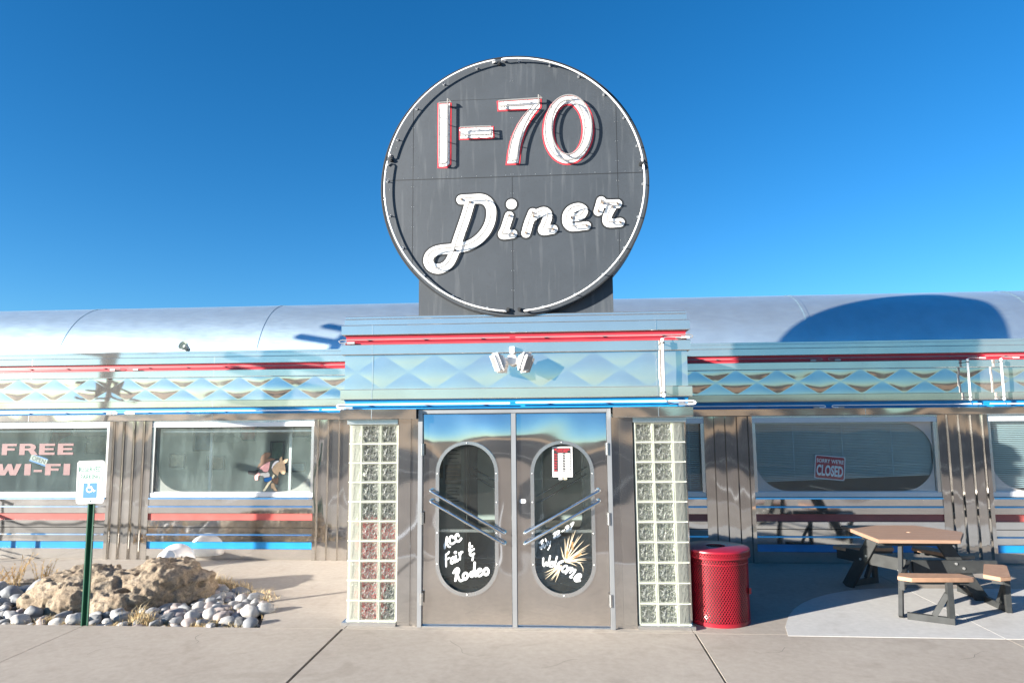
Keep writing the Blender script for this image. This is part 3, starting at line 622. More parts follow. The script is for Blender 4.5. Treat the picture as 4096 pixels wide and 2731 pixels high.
# ------------------------------------------------------------------ entrance
sd = MB()
for sx in (-1, 1):
    xa, xb = sorted((sx * 1.788, sx * 1.735)); sd.box(xa, xb, .13, P + .10, .0, 2.10)
sd.build('side_wall', M['panel'], B)
vb = MB(); vb.box(-1.735, 1.735, -.03, .06, 2.215, 3.15); vb.box(-1.735, 1.735, .0601, P + .10, 3.10, 3.16); vb.box(-1.734, 1.734, .0601, P + .09, 2.42, 2.45)
for sx in (-1, 1):
    xa, xb = sorted((sx * 1.7349, sx * 1.715)); vb.box(xa, xb, .1305, P + .10, .003, 2.42)
vb.build('entrance_backing', M['dark'], B)
MB().box(-1.734, 1.734, .062, P + .2, .004, .012).build('checker_floor', M['checker'], B)
# glass block panels
COLS = {-1: [(-1.76, -1.630), (-1.618, -1.424), (-1.412, -1.236)], 1: [(1.249, 1.424), (1.436, 1.626), (1.638, 1.76)]}
for sx in (-1, 1):
    cols = COLS[sx]; xa, xb = cols[0][0], cols[2][1]; z0, ph = .040, .2003
    g = MB()
    for k_ in range(2): g.box(cols[k_][1] - .004, cols[k_ + 1][0] + .004, .006, .085, z0, z0 + ph * 10)
    for q in range(11):
        zc = z0 + q * ph; g.box(xa + .004, xb - .002, .0075, .0835, zc - .006, zc + .006)
    if sx < 0: g.box(xb - .004, xb + .012, .005, .085, z0, z0 + ph * 10)
    else: g.box(xa - .012, xa + .004, .005, .085, z0, z0 + ph * 10)
    gp = g.build('glass_block_panel', M['mortar'], B, bevel=.002)
    protos = {}
    for q in range(10):
        for ci, (a, b) in enumerate(cols):
            edge = (ci == 0) if sx < 0 else (ci == 2)
            if ci not in protos:
                w = b - a; m = MB(); hz = .0955
                if edge:
                    out = [(-w / 2 if sx > 0 else w / 2, .085)]
                    pts = [(w / 2 * -sx, .0), ] + [(sx * (w / 2 - .05 + .05 * math.sin(R(t))), .05 - .05 * math.cos(R(t))) for t in range(0, 91, 10)] + [(sx * w / 2, .15), (sx * (w / 2 - .06), .15), (sx * (w / 2 - .06), .085), (w / 2 * -sx, .085)]
                    m.prism([pts], -hz, hz, plane='XY')
                    po = m.build('glass_block', M['blockedge'], gp, bevel=.005, shift=(0, 0, 0))
                else:
                    nx = 8; vs = []
                    O_ = [(-w / 2, -hz), (w / 2, -hz), (w / 2, hz), (-w / 2, hz)]; fw = .007
                    def ring(d, y): return [(u - d * (1 if u > 0 else -1), y, v_ - d * (1 if v_ > 0 else -1)) for u, v_ in O_]
                    rg = [ring(0, .08), ring(0, .003), ring(.003, -.002), ring(fw, -.002), ring(fw + .006, .004), ring(fw + .03, .000), ring(0.06, -.002)]
                    va = [p for r3 in rg for p in r3]
                    m.cur = 0; m.add(va, [])
                    for a3 in range(4, 6): m.add([], [])
                    def q4(r0): return [(r0 * 4 + i3, r0 * 4 + (i3 + 1) % 4, r0 * 4 + 4 + (i3 + 1) % 4, r0 * 4 + 4 + i3) for i3 in range(4)]
                    for r0 in range(6):
                        m.f += q4(r0); m.mi += [1 if r0 < 4 else 0] * 4
                    m.f += [(27, 26, 25, 24), (0, 1, 2, 3)]; m.mi += [0, 0]
                    po = m.build('glass_block', [M['block'], M['blockedge']], gp, smooth=True, shift=(0, 0, 0), angle=R(25))
                protos[ci] = po; o = po
            else:
                o = protos[ci].copy(); COL.objects.link(o)
            o.parent = gp; o.location = ((a + b) / 2, -P, z0 + ph * (q + .5))
    tr_ = MB()
    tr_.box(*sorted((sx * 1.79, sx * 1.225)), -.045, .10, .0, .036)
    tr_.build('panel_base', M['brush'], B, bevel=.003)
    MB().box(*sorted((sx * 1.77, sx * 1.225)), -.025, .10, 2.046, 2.099).build('panel_head', M['brush'], B, bevel=.003)
    pl = MB(); xs_ = sorted((sx * 1.222, sx * 1.087)); pl.box(*xs_, -.012, .06, .0, 2.099)
    pl.box(*sorted((sx * 1.087, sx * 1.028)), .004, .06, .0, 2.099); pl.box(*sorted((sx * 1.028, sx * 1.004)), -.03, .06, .0, 2.099)
    pl.build('entrance_pilaster', M['chrome'], B, bevel=.003)
# door frame
df = MB(); df.box(-1.002, -.957, -.055, .06, 0, 2.196); df.box(.957, 1.003, -.055, .06, 0, 2.196); df.box(-.957, .957, -.055, .06, 2.153, 2.196); df.box(-.028, .022, -.045, .06, 0, 2.153)
df.build('door_frame', M['alu2'], B, bevel=.003)
MB().box(-.957, .957, -.05, .06, .0, .013).build('threshold', M['brush'], B)
def stadium(cx, w, z0, z1, n=20):
    o = []
    for i in range(n + 1): o.append((cx + w * math.cos(R(180 * i / n)), z1 - w + w * math.sin(R(180 * i / n))))
    for i in range(n + 1): o.append((cx + w * math.cos(R(180 + 180 * i / n)), z0 + w + w * math.sin(R(180 + 180 * i / n))))
    return o
for sx in (-1, 1):
    cx = sx * .4935; a, b = sorted((sx * .9535, sx * .0255 + (-.0085 if sx < 0 else 0)))
    d = MB().prism([[(a, .016), (b, .016), (b, 2.149), (a, 2.149)], stadium(cx, .300, .322, 1.842)], -.012, .035).build('door', M['door'], B)
    MB().prism([stadium(cx, .327, .298, 1.862), stadium(cx, .290, .336, 1.830)], -.026, -.0125).build('oval_trim', M['brush'], d, smooth=True)
    sc_ = MB()
    for px, pz in [(cx, 1.846), (cx, .317)] + [(cx + q * .3085, zz) for q in (-1, 1) for zz in (.62, .93, 1.24, 1.53)]: sc_.sphere((px, -.026, pz), .007, 8)
    sc_.build('trim_screw', M['bolt'], d)
    pn = MB().prism([stadium(cx, .299, .323, 1.841)], .016, .022).build('glass_pane', M['pane_door'], d)
    MB().box(cx - .30, cx + .30, .04, .075, .928, .957).build('push_rail', M['brush'], d)
    for hz in (0, 1):
        p0 = (sx * .868, -.085, 1.362 - hz * .106); p1 = (sx * .100, -.085, .930 - hz * .106)
        v0, v1 = Vector(p0), Vector(p1); dd = (v1 - v0).normalized()
        m = MB().tube([v0 + Vector((0, .074, 0)), v0 + Vector((0, .02, 0)), v0 + Vector((0, .006, 0)) + dd * .006, v0 + dd * .02, v1 - dd * .02, v1 + Vector((0, .006, 0)) - dd * .006, v1 + Vector((0, .02, 0)), v1 + Vector((0, .074, 0))], .0155, 14)
        m.build('pull_bar', M['chrome'], d, smooth=True)
    for hz in (1.72, 1.02, .22):
        x = sx * .957; MB().tube([(x, -.064, hz), (x, -.064, hz + .12)], .010, 10).box(x - .018, x + .018, -.0605, -.0555, hz, hz + .12).build('hinge', M['brush'], d)
    if sx < 0:
        sdf_mesh('painted_lettering', DATA['FAIR'], .0135, .001, M['textwhite'], d, .0022)
    else:
        sdf_mesh('painted_lettering', DATA['WELCOME'], .0135, .001, M['textwhite'], d, .0022)
        m = MB()
        for pts in DATA['WHEAT']:
            p = [Vector(q) for q in pts]; cen = []
            if len(p) == 3:
                for i in range(9): t = i / 8; cen.append(p[0] * (1 - t) ** 2 + p[1] * 2 * t * (1 - t) + p[2] * t * t)
            else:
                cen = p
            nL = len(cen); vs = []
            for i, c in enumerate(cen):
                dd = (cen[min(i + 1, nL - 1)] - cen[max(i - 1, 0)]).normalized(); nn = Vector((-dd.y, dd.x)); w = .0048 * (1 - (i / (nL - 1)) ** 3) + .0003
                yy = .0130 + .00001 * len(m.v) / 20
                vs += [(c.x + nn.x * w, yy, c.y + nn.y * w), (c.x - nn.x * w, yy, c.y - nn.y * w)]
            m.add(vs, [(2 * i, 2 * i + 1, 2 * i + 3, 2 * i + 2) for i in range(nL - 1)])
        m.build('painted_wheat', M['wheat'], d)
        m = MB()
        for (cx_, cz_), (rx, rz, rot) in DATA['EARS']:
            c_, s_ = math.cos(R(-rot)), math.sin(R(-rot))
            for i in range(5):
                for q in (-1, 1):
                    ox, oz = q * rx * .5, -rz + rz * 2 * i / 4
                    el = [(ox + rx * .62 * math.cos(R(t)) * .8 - q * 0, oz + rz * .30 * math.sin(R(t)) + q * 0 + abs(math.cos(R(t))) * .004) for t in range(0, 360, 36)]
                    yy = .0124 - .00006 * i - (.00003 if q > 0 else 0)
                    m.add([(cx_ + u * c_ - w * s_, yy, cz_ + u * s_ + w * c_) for u, w in el], [tuple(range(10))])
        m.build('painted_wheat_ear', M['wheatdk'], d)
        MB().prism([rrect(.052, .118, 1.228, 1.272, .02, 4)], -.0135, -.0122).build('door_sticker', M['white'], d)
# inner doors at the wing plane
for sx in (-1, 1):
    cx = sx * .4935; a, b = sorted((sx * .95, sx * .027))
    d = MB().prism([[(a, .016), (b, .016), (b, 2.07), (a, 2.07)], stadium(cx, .300, .322, 1.842)], P + .17, P + .21).build('inner_door', M['brush'], B)
    MB().prism([stadium(cx, .327, .298, 1.862), stadium(cx, .290, .336, 1.830)], P + .158, P + .1695).build('oval_trim', M['brush'], d)
    for hz in (0, 1):
        MB().tube([(sx * .868, P + .10, 1.362 - hz * .106), (sx * .10, P + .10, .93 - hz * .106)], .0125, 10).build('pull_bar', M['chrome'], d, smooth=True)
iw = MB(); iw.box(-1.734, -.96, P + .16, P + .22, .0, 2.08); iw.box(.96, 1.734, P + .16, P + .22, 0, 2.08); iw.box(-.02, .02, P + .165, P + .22, 0, 2.08)
iw.build('inner_door_surround', M['alu2'], B)
MB().box(-1.714, -.83, 2.16, 2.2, .012, 2.41).build('notice_wall', M['wall'], B)

# ------------------------------------------------------------------ neon on the bands
def clip(m, x, y, z): m.box(x - .006, x + .006, y, y + .06, z - .006, z + .006)
def neon_run(parent, x0, x1, y, z, r, mat, label, hook=True, clips=True):
    dz = -.028; s = 1 if x1 > x0 else -1
    m = MB(); pts = [(x0, y, z)]
    if hook: pts += [(x1 - .03 * s, y, z), (x1 - .008 * s, y, z - .006), (x1, y, z - .016), (x1 - .008 * s, y, z - .028), (x1 - .03 * s, y, z + dz - .004), (x1 - .10 * s, y, z + dz - .004)]
    else: pts.append((x1, y, z))
    m.tube(pts, r, 8)
    o = m.build('neon_tube', mat, parent, smooth=True, label=label)
    c = MB(); n = max(2, int(abs(x1 - x0) / .55))
    for i in range(n): clip(c, x0 + (x1 - x0) * (i + .5) / n, y + r, z)
    if hook: c.box(*sorted((x1 - .09 * s, x1 - .17 * s)), y - .012, y + .012, z + dz - .016, z + dz + .008)
    c.build('tube_clip', M['alu2'], o)
yv = -.145; yw = P - .03
neon_run(BBV, -.03, -1.845, yv, 2.252, .0095, M['tube'], 'white neon tube over the left door')
neon_run(BBV, .03, 1.85, yv, 2.258, .0095, M['tube'], 'white neon tube over the right door')
neon_run(RBV, -.03, -1.845, yv + .03, 2.935, .006, M['tubeclr'], 'clear neon tube on left half of red band')
neon_run(RBV, .03, 1.85, yv + .03, 2.935, .006, M['tubeclr'], 'clear neon tube on right half of red band')
for a, b in ((-9.5, -6.42), (-3.2, -6.30), (-3.15, -1.9)):
    neon_run(BBW, a, b, yw, 2.247, .0085, M['tube'], None); neon_run(RBW, a, b, yw + .025, 2.937, .006, M['tubeclr'], None)
for a, b in ((1.9, 4.33), (6.5, 4.42), (6.62, 9.5)):
    neon_run(BBW, a, b, yw, 2.247, .0085, M['tube'], None); neon_run(RBW, a, b, yw + .025, 2.937, .006, M['tubeclr'], None)
for x, y in ((1.53, -.2), (6.322, P - .09), (6.783, P - .09)):
    par = BBV if x < 3 else BBW
    m = MB().tube([(x, y, 2.30), (x, y, 2.335)], .019, 12).tube([(x, y, 2.335), (x, y, 2.855)], .0155, 12, cap=False).tube([(x, y, 2.855), (x, y, 2.888)], .019, 12)
    o = m.build('vertical_tube', M['tube'], par, smooth=True)
    yb_ = -.12 if x < 3 else P
    c = MB()
    for z in (2.345, 2.845): c.tube([(x, y, z - .006), (x, y, z + .006)], .021, 12).box(x - .005, x + .005, y + .015, yb_, z - .005, z + .005)
    c.build('tube_clip', M['blk'], o)
    MB().tube([(x, y, 2.30), (x + .01, y + .03, 2.275), (x + .06, y + .05, 2.228), (x + .14, y + .055, 2.236), (x + .2, y + .05, 2.24)], .0035, 6).build('wire', M['alu2'], o, smooth=True)
    MB().tube([(x, y, 2.888), (x + .03, y + .03, 2.905), (x + .1, y + .05, 2.91), (x + .2, y + .05, 2.905)], .0035, 6).tube([(x + .2, y + .05, 2.905), (x + .28, y + .05, 2.902)], .011, 8).build('wire', M['white'], o, smooth=True)

# ------------------------------------------------------------------ round roof sign
SX, SZ, SR = .021, 4.592, 1.437
S = thing('round_sign', 'big round black neon sign reading I-70 Diner on the entrance roof', 'sign', (SX, 0, 3.16))
def disc(r, n=120): return [(SX + r * math.cos(2 * math.pi * i / n), SZ + r * math.sin(2 * math.pi * i / n)) for i in range(n)]
face = MB().prism([disc(SR)], -.1, .3).build('sign_disc', M['signblack'], S, smooth=True, angle=R(30))
MB().prism([disc(SR + .004), disc(SR - .012)], -.104, -.0995).build('disc_rim', M['outline'], face)
sl = MB()
sl.box(SX - SR * .99, SX + SR * .99, -.1012, -.0985, 4.668, 4.676)
sl.box(SX - .015, SX - .010, -.1013, -.0985, SZ - SR * .98, 4.667)
for x in (SX - 1.09, SX + 1.11):
    h = math.sqrt(SR ** 2 - (x - SX) ** 2) * .98; sl.box(x - .0025, x + .0025, -.1012, -.0985, SZ - h, 4.667); sl.box(x - .0025, x + .0025, -.1012, -.0985, 4.677, SZ + h)
sl.box(SX - .8, SX - .02, -.1012, -.0985, 5.55, 5.553)
sl.build('panel_seam', M['outline'], face)
sw = MB()
for x in (SX - 1.09, SX - .0125, SX + 1.11):
    h = math.sqrt(SR ** 2 - (x - SX) ** 2) * .95; n = int(2 * h / .2)
    for i in range(n + 1):
        for q in (-.012, .012): sw.sphere((x + q, -.1, SZ - h + 2 * h * i / n), .0035, 6)
for i in range(18):
    x = SX - 1.35 + i * 2.7 / 17; sw.sphere((x, -.1, 4.69), .0035, 6); 
sw.build('panel_screw', M['bolt'], face)
pd = MB().box(SX - 1.033, SX + 1.038, -.02, .29, 3.16, 4.0).build('sign_pedestal', M['signblack'], S)
k_ = MB()
def arcs(a0, a1):
    pts = arc_tube(SX, SZ, 1.387, a0, a1, -.155, int(abs(a1 - a0) / 2))
    s = 1 if a1 > a0 else -1
    def turn(i0, i1):
        p = Vector(pts[i0]); q = Vector(pts[i1]); d = (p - q).normalized(); return [p + d * .012 + Vector((0, .010, 0)), p + d * .012 + Vector((0, .03, 0)), p - d * .02 + Vector((0, .045, 0))]
    pts2 = turn(0, 1)[::-1] + [Vector(p) for p in pts] + turn(-1, -2)
    o = MB().tube(pts2, .0088, 10).build('ring_tube', M['tube'], S, smooth=True)
    c = MB(); n = max(3, int(abs(a1 - a0) / 14))
    for i in range(n):
        a = R(a0 + (a1 - a0) * (i + .5) / n); p = (SX + 1.372 * math.cos(a), 0, SZ + 1.372 * math.sin(a))
        c.tube([(p[0], -.1, p[2]), (p[0], -.15, p[2])], .005, 6).tube([(p[0], -.1, p[2]), (p[0], -.108, p[2])], .015, 8)
    c.build('tube_stand', M['alu2'], o)
for a0, a1 in ((98, 165.5), (94, 8.5), (5.5, -85), (169, 266)): arcs(a0, a1)
j = MB()
for a in (96, 167, 7, 267.3, 272.3):
    p = (SX + 1.365 * math.cos(R(a)), -.1, SZ + 1.365 * math.sin(R(a)))
    j.tube([(p[0], -.099, p[2]), (p[0], -.13, p[2])], .022, 10).tube([(p[0], -.1, p[2]), (p[0], -.14, p[2])], .012, 8)
j.build('electrode_housing', M['blk'], S)
def glyph(name, outer, holes, red=.018):
    g = MB().prism([outer] + holes, -.104, -.0995).build('letter', M['letred'], S, label='red edged white %s' % name)
    w = inset(outer, red); hh = []
    for h in holes: hh.append(inset(h, -red))
    MB().prism([w] + hh, -.109, -.1043).build('letter_face', M['crack'], g)
    return g, w, hh
def outline_tube(g, loop, d, gap=None, y=-.165):
    l = inset(loop, d); pts = [(p[0], y, p[1]) for p in l]
    MB().tube(pts, .0105, 8, closed=True).build('neon_tube', M['tubeclr'], g, smooth=True)
    c = MB(); L = len(pts); step = max(1, L // 7)
    for i in range(0, L, step):
        p = Vector(pts[i]) * .5 + Vector(pts[(i + 1) % L]) * .5; c.tube([(p.x, -.105, p.z), (p.x, y, p.z)], .0045, 6)
    c.build('tube_stand', M['alu2'], g)
def resamp(l, mx=.09):
    o = []
    for a, b in zip(l, l[1:] + l[:1]):
        n = max(1, int(math.hypot(b[0] - a[0], b[1] - a[1]) / mx))
        for i in range(n): o.append((a[0] + (b[0] - a[0]) * i / n, a[1] + (b[1] - a[1]) * i / n))
    return o
g, w, hh = glyph('letter I', DATA['I_OUT'], []); outline_tube(g, resamp(w), .012)
g, w, hh = glyph('hyphen', DATA['DASH'], [], .014); outline_tube(g, resamp(w), .012)
g, w, hh = glyph('numeral 7', DATA['SEVEN'], []); outline_tube(g, resamp(w), .012)
g, w, hh = glyph('numeral 0', DATA['ZERO'][0], [DATA['ZERO'][1]]); outline_tube(g, w, .014); outline_tube(g, hh[0], -.014)
for ch in 'Diner':
    st = DATA['DINER'][ch]
    g = sdf_mesh('letter', [(p, r + .0205) for p, r in st], -.102, .002, M['outline'], S, .008); g['label'] = 'black edged white script letter %s' % ch
    sdf_mesh('letter_face', st, -.1065, .004, M['letter'], g, .008)
    for p, r in st:
        if len(p) < 2 or (len(p) == 2 and math.hypot(p[0][0] - p[1][0], p[0][1] - p[1][1]) < .02): continue
        pts = []
        for a, b in zip(p, p[1:]):
            pts.append((a[0], -.155, a[1]))
        pts.append((p[-1][0], -.155, p[-1][1]))
        MB().tube(pts, .008, 8).build('neon_tube', M['tubeclr'], g, smooth=True)
        c = MB()
        for q in (p[0], p[-1]): c.tube([(q[0], -.106, q[1]), (q[0], -.128, q[1])], .013, 8)
        c.tube([(p[len(p) // 2][0], -.106, p[len(p) // 2][1]), (p[len(p) // 2][0], -.15, p[len(p) // 2][1])], .004, 6)
        c.build('tube_stand', M['stand'], g)

# ------------------------------------------------------------------ flood light, horn speaker
F = thing('flood_light', 'white twin head flood light fixed to the fascia above the doors', 'flood light', (0, -.12, 2.72))
MB().box(-.03, .025, -.175, -.12, 2.765, 2.835).tube([(0, -.15, 2.77), (.0, -.165, 2.735)], .012, 10).build('mount_box', M['white'], F, bevel=.006)
MB().lathe([(.0, -.02), (.045, -.018), (.058, -.005), (.058, .02), (.045, .028), (0, .03)], (0, -.185, 2.695), 24, 'Y').build('canopy', M['white'], F, smooth=True)
for sx in (-1, 1):
    c = Vector((sx * .125 - .005, -.235, 2.675)); d = Vector((sx * .80, -.42, -.36)).normalized()
    q = d.to_track_quat('Y', 'Z').to_matrix()
    def loc(p): return c + q @ Vector(p)
    m = MB(); m.tube([(sx * .04, -.19, 2.69), c - d * .05], .010, 8)
    hd = m.build('lamp_arm', M['white'], F, smooth=True)
    w, h = .062, .085; v = [loc((i * a, y, kk * b)) for y, a, b in ((-.06, .03, .045), (.02, w * .85, h * .85), (.045, w, h), (.058, w, h)) for i, kk in ((-1, -1), (1, -1), (1, 1), (-1, 1))]
    fs = [(0, 1, 2, 3), (15, 14, 13, 12)] + [(r * 4 + i, r * 4 + (i + 1) % 4, r * 4 + 4 + (i + 1) % 4, r * 4 + 4 + i) for r in range(3) for i in range(4)]
    lh = MB().add(v, fs).build('lamp_head', M['white'], F, bevel=.005)
    MB().add([loc((i * w * .8, .0595, kk * h * .8)) for i, kk in ((-1, -1), (1, -1), (1, 1), (-1, 1))], [(0, 1, 2, 3)]).build('lens', M['alu2'], lh)
    fn = MB()
    for i in range(5):
        y = -.045 + i * .014; s = .034 + .009 * i
        fn.add([loc((a * (s + .004), y + b, kk * (s * 1.35 + .004))) for b in (0, .005) for a, kk in ((-1, -1), (1, -1), (1, 1), (-1, 1))], [(0, 1, 2, 3), (7, 6, 5, 4), (0, 4, 5, 1), (1, 5, 6, 2), (2, 6, 7, 3), (3, 7, 4, 0)])
    fn.build('cooling_fins', M['white'], lh)
H = thing('horn_speaker', 'small grey horn loudspeaker on the ledge of the left roof', 'speaker', (-5.45, P + .16, 3.187))
d = Vector((-.22, -.85, .46)).normalized(); c = Vector((-5.455, P + .13, 3.262))
def lath(prof, n=28):
    q = d.to_track_quat('Z', 'Y').to_matrix(); vs = []; fs = []
    for r, h in prof:
        for j_ in range(n): t = 2 * math.pi * j_ / n; vs.append(c + q @ Vector((r * math.cos(t), r * math.sin(t), h)))
    for i in range(len(prof) - 1):
        for j_ in range(n): fs.append((i * n + j_, i * n + (j_ + 1) % n, (i + 1) * n + (j_ + 1) % n, (i + 1) * n + j_))
    return vs, fs
MB().add(*lath([(.0, -.09), (.03, -.09), (.034, -.06), (.042, -.03), (.072, .055), (.078, .07), (.075, .073), (.068, .055), (.035, -.03), (0, -.035)])).build('horn_bell', M['speaker'], H, smooth=True)
MB().add(*lath([(.024, -.03), (.024, .03), (.020, .037), (0, .038)])).build('horn_throat', M['speaker'], H, smooth=True)
MB().box(-5.46, -5.42, P + .14, P + .19, 3.187, 3.235).build('bracket', M['blk'], H, bevel=.004)

# ------------------------------------------------------------------ signs on doors and windows
b_ = thing('business_hours_sign', 'white edged black BUSINESS HOURS card taped inside the right door glass', 'sign', (.4975, .024, 1.49))
o = MB().prism([rrect(.394, .602, 1.491, 1.802, .003, 2)], .0105, .0135).build('card', M['white'], b_)
MB().box(.409, .585, .0095, .0104, 1.515, 1.789).build('black_field', M['blk'], o)
m = MB(); text(m, 'BUSINESS', .418, .575, 1.763, 1.782, .0090, .03); text(m, 'HOURS', .441, .552, 1.743, 1.761, .0090, .03)
for i, dname in enumerate(['MON.', 'TUE.', 'WED.', 'THU.', 'FRI.', 'SAT.', 'SUN.']): text(m, dname, .413, .446, 1.713 - i * .0272, 1.730 - i * .0272, .0090, .03)
m.build('red_lettering', M['red'], o)
m = MB()
for i in range(7):
    z = 1.722 - i * .0272; m.box(.453, .504, .0088, .0094, z - .0115, z + .0115); m.box(.528, .579, .0088, .0094, z - .0115, z + .0115); text(m, 'TO', .508, .525, z - .008, z + .008, .0090, .02)
m.box(.414, .580, .0088, .0094, 1.519, 1.546); m.build('white_fields', M['white'], o)
m = MB()
for i in range(7):
    z = 1.722 - i * .0272; text(m, '8 am', .460, .497, z - .006, z + .006, .0085); text(m, '2 pm', .536, .573, z - .007, z + .006, .0085)
text(m, '719-765-4040', .420, .545, 1.526, 1.540, .0085); m.build('handwriting', M['outline'], o)
o = tag(MB().prism([rrect(.456, .496, 1.464, 1.484, .003, 2)], .0118, .0135).build('card_sticker', M['white'], None, shift=(.476, .0126, 1.464)), 'small white card payment sticker with blue lettering under the hours sign', 'sticker')
m = MB(); text(m, 'VISA', .460, .492, 1.469, 1.479, .0113, .02); q = m.build('lettering', M['signblue'], o, shift=(0, 0, 0)); q.data.transform(Matrix.Translation(-Vector((.476, .0126, 1.464))))
o = tag(MB().prism([rrect(.507, .543, 1.464, 1.485, .007, 4)], .0118, .0135).build('card_sticker', M['cream'], None, shift=(.525, .0126, 1.464)), 'small cream payment sticker with two overlapping circles under the hours sign', 'sticker')
m = MB().lathe([(.0, 0), (.0075, 0)], (-.005, -.0014, .0105), 16, 'Y').lathe([(0, 0), (.0075, 0)], (.005, -.0018, .0105), 16, 'Y'); q = m.build('circles', M['tan'], o, shift=(0, 0, 0))

c_ = thing('closed_sign', 'red and white SORRY WE\'RE CLOSED sign hanging tilted in the right window', 'sign', (4.39, P + .09, 1.17))
yc = P + .092; rot = R(-5.5); cx, cz = 4.385, 1.345
def rp(pts): return [(cx + u * math.cos(rot) - w * math.sin(rot), cz + u * math.sin(rot) + w * math.cos(rot)) for u, w in pts]
bd = MB().prism([rp(rrect(-.216, .216, -.172, .172, .02, 3))], yc, yc + .004).build('board', M['white'], c_)
MB().prism([rp(rrect(-.200, .200, -.157, .157, .02, 3))], yc - .0012, yc - .0002).build('red_field', M['red'], bd)
m = MB()
def rtext(m, s, u0, u1, w0, w1, y, bold):
    cu, cw = (u0 + u1) / 2, (w0 + w1) / 2; px, pz = rp([(cu, cw)])[0]; text(m, s, px - (u1 - u0) / 2, px + (u1 - u0) / 2, pz - (w1 - w0) / 2, pz + (w1 - w0) / 2, y, bold, rot)
rtext(m, 'SORRY WE\'RE', -.19, .19, .063, .122, yc - .002, .025); rtext(m, 'CLOSED', -.188, .188, -.125, .035, yc - .002, .035)
m.build('lettering', M['letter'], bd)
MB().tube([rp([(.02, .16)])[0][:1] + (yc + .003,) + rp([(.02, .16)])[0][1:], (4.40, yc + .003, 1.70)], .002, 5).build('hanging_string', M['alu2'], c_)

o_ = thing('open_sign', 'small white OPEN sign with blue edges tilted between FREE and WI-FI', 'sign', (-7.76, P + .08, 1.42))
rot = R(-18.5); cx, cz = -7.765, 1.503; yc = P + .1
bd = MB().prism([rp([(-.145, -.062), (.145, -.062), (.145, .062), (-.145, .062)])], yc, yc + .004).build('board', M['card'], o_)
MB().prism([rp([(-.145, -.062), (.145, -.062), (.145, -.040), (-.145, -.040)])], yc - .001, yc - .0002).prism([rp([(-.145, .046), (.145, .046), (.145, .062), (-.145, .062)])], yc - .001, yc - .0002).build('blue_edge', M['signblue'], bd)
m = MB(); rtext(m, 'OPEN', -.115, .115, -.032, .038, yc - .0015, .01); m.build('lettering', M['outline'], bd)
o = thing('window_lettering', 'faded pink FREE WI-FI letters stuck on the far left window', 'lettering', (-7.75, P + .06, 1.26))
yl = P + .0595
def blockword(word, x0, x1, z0, z1):
    Wd = {'F': 1, 'R': 1.15, 'E': 1.05, 'W': 1.65, 'I': .42, '-': .55}; tot = sum(Wd[c] for c in word) + .19 * (len(word) - 1); u = (x1 - x0) / tot; x = x0; h = z1 - z0; t = .38 * u * .98; q = .215 * h
    for ch in word:
        w = Wd[ch] * u; L = []
        P_ = lambda pts: [(x + a * w, z0 + b * h) for a, b in pts]
        a_ = t / w; b0 = .2
        if ch == 'F': L = [P_([(0, 0), (a_, 0), (a_, .40), (.88, .40), (.88, .60), (a_, .60), (a_, .79), (1, .79), (1, 1), (0, 1)])]
        if ch == 'E': L = [P_([(0, 0), (1, 0), (1, .21), (a_, .21), (a_, .41), (.93, .41), (.93, .60), (a_, .60), (a_, .79), (1, .79), (1, 1), (0, 1)])]
        if ch == 'I': L = [P_([(0, 0), (1, 0), (1, 1), (0, 1)])]
        if ch == '-': L = [P_([(0, .28), (1, .28), (1, .48), (0, .48)])]
        if ch == 'W': L = [P_([(.0, 1), (.24, 1), (.30, .42), (.44, 1), (.60, 1), (.70, .42), (.78, 1), (1, 1), (.80, 0), (.56, 0), (.48, .45), (.37, 0), (.15, 0)])]
        if ch == 'R': L = [P_([(0, 0), (a_, 0), (a_, .40), (.52, .40), (.72, 0), (1.1, 0), (.86, .42), (.95, .55), (.97, .72), (.90, .88), (.72, .98), (.6, 1), (0, 1)]), P_([(a_, .58), (.55, .58), (.64, .64), (.66, .70), (.64, .76), (.55, .80), (a_, .80)])]
        MB().prism(L, yl, yl + .0015).build('letter', M['decal'], o)
        x += w + .19 * u
blockword('FREE', -8.36, -7.17, 1.584, 1.760); blockword('WI-FI', -8.43, -7.205, 1.268, 1.445)
c_ = thing('cowboy_cutout', 'flat painted cowboy on a stick horse cutout in the left window corner', 'window decoration', (-3.98, P + .05, 1.02))
yy = P + .0545
for i, (nm, mt) in enumerate((('stick', 'cream'), ('boots', 'tan'), ('leg', 'brown'), ('mane', 'white'), ('horse_head', 'tan'), ('trousers', 'signblue'), ('shirt', 'paper'), ('face', 'pink'), ('hand', 'pink'), ('hat', 'brown'), ('toy_pistol', 'blk'))):
    pl_ = DATA['COWBOY'][nm]; y = yy - .0006 * i
    q = MB().prism([inset(pl_, -.0045)], y + .0003, y + .0006).build(nm, M['blk'], c_)
    MB().prism([pl_], y, y + .00025).build('colour', M[mt], q)

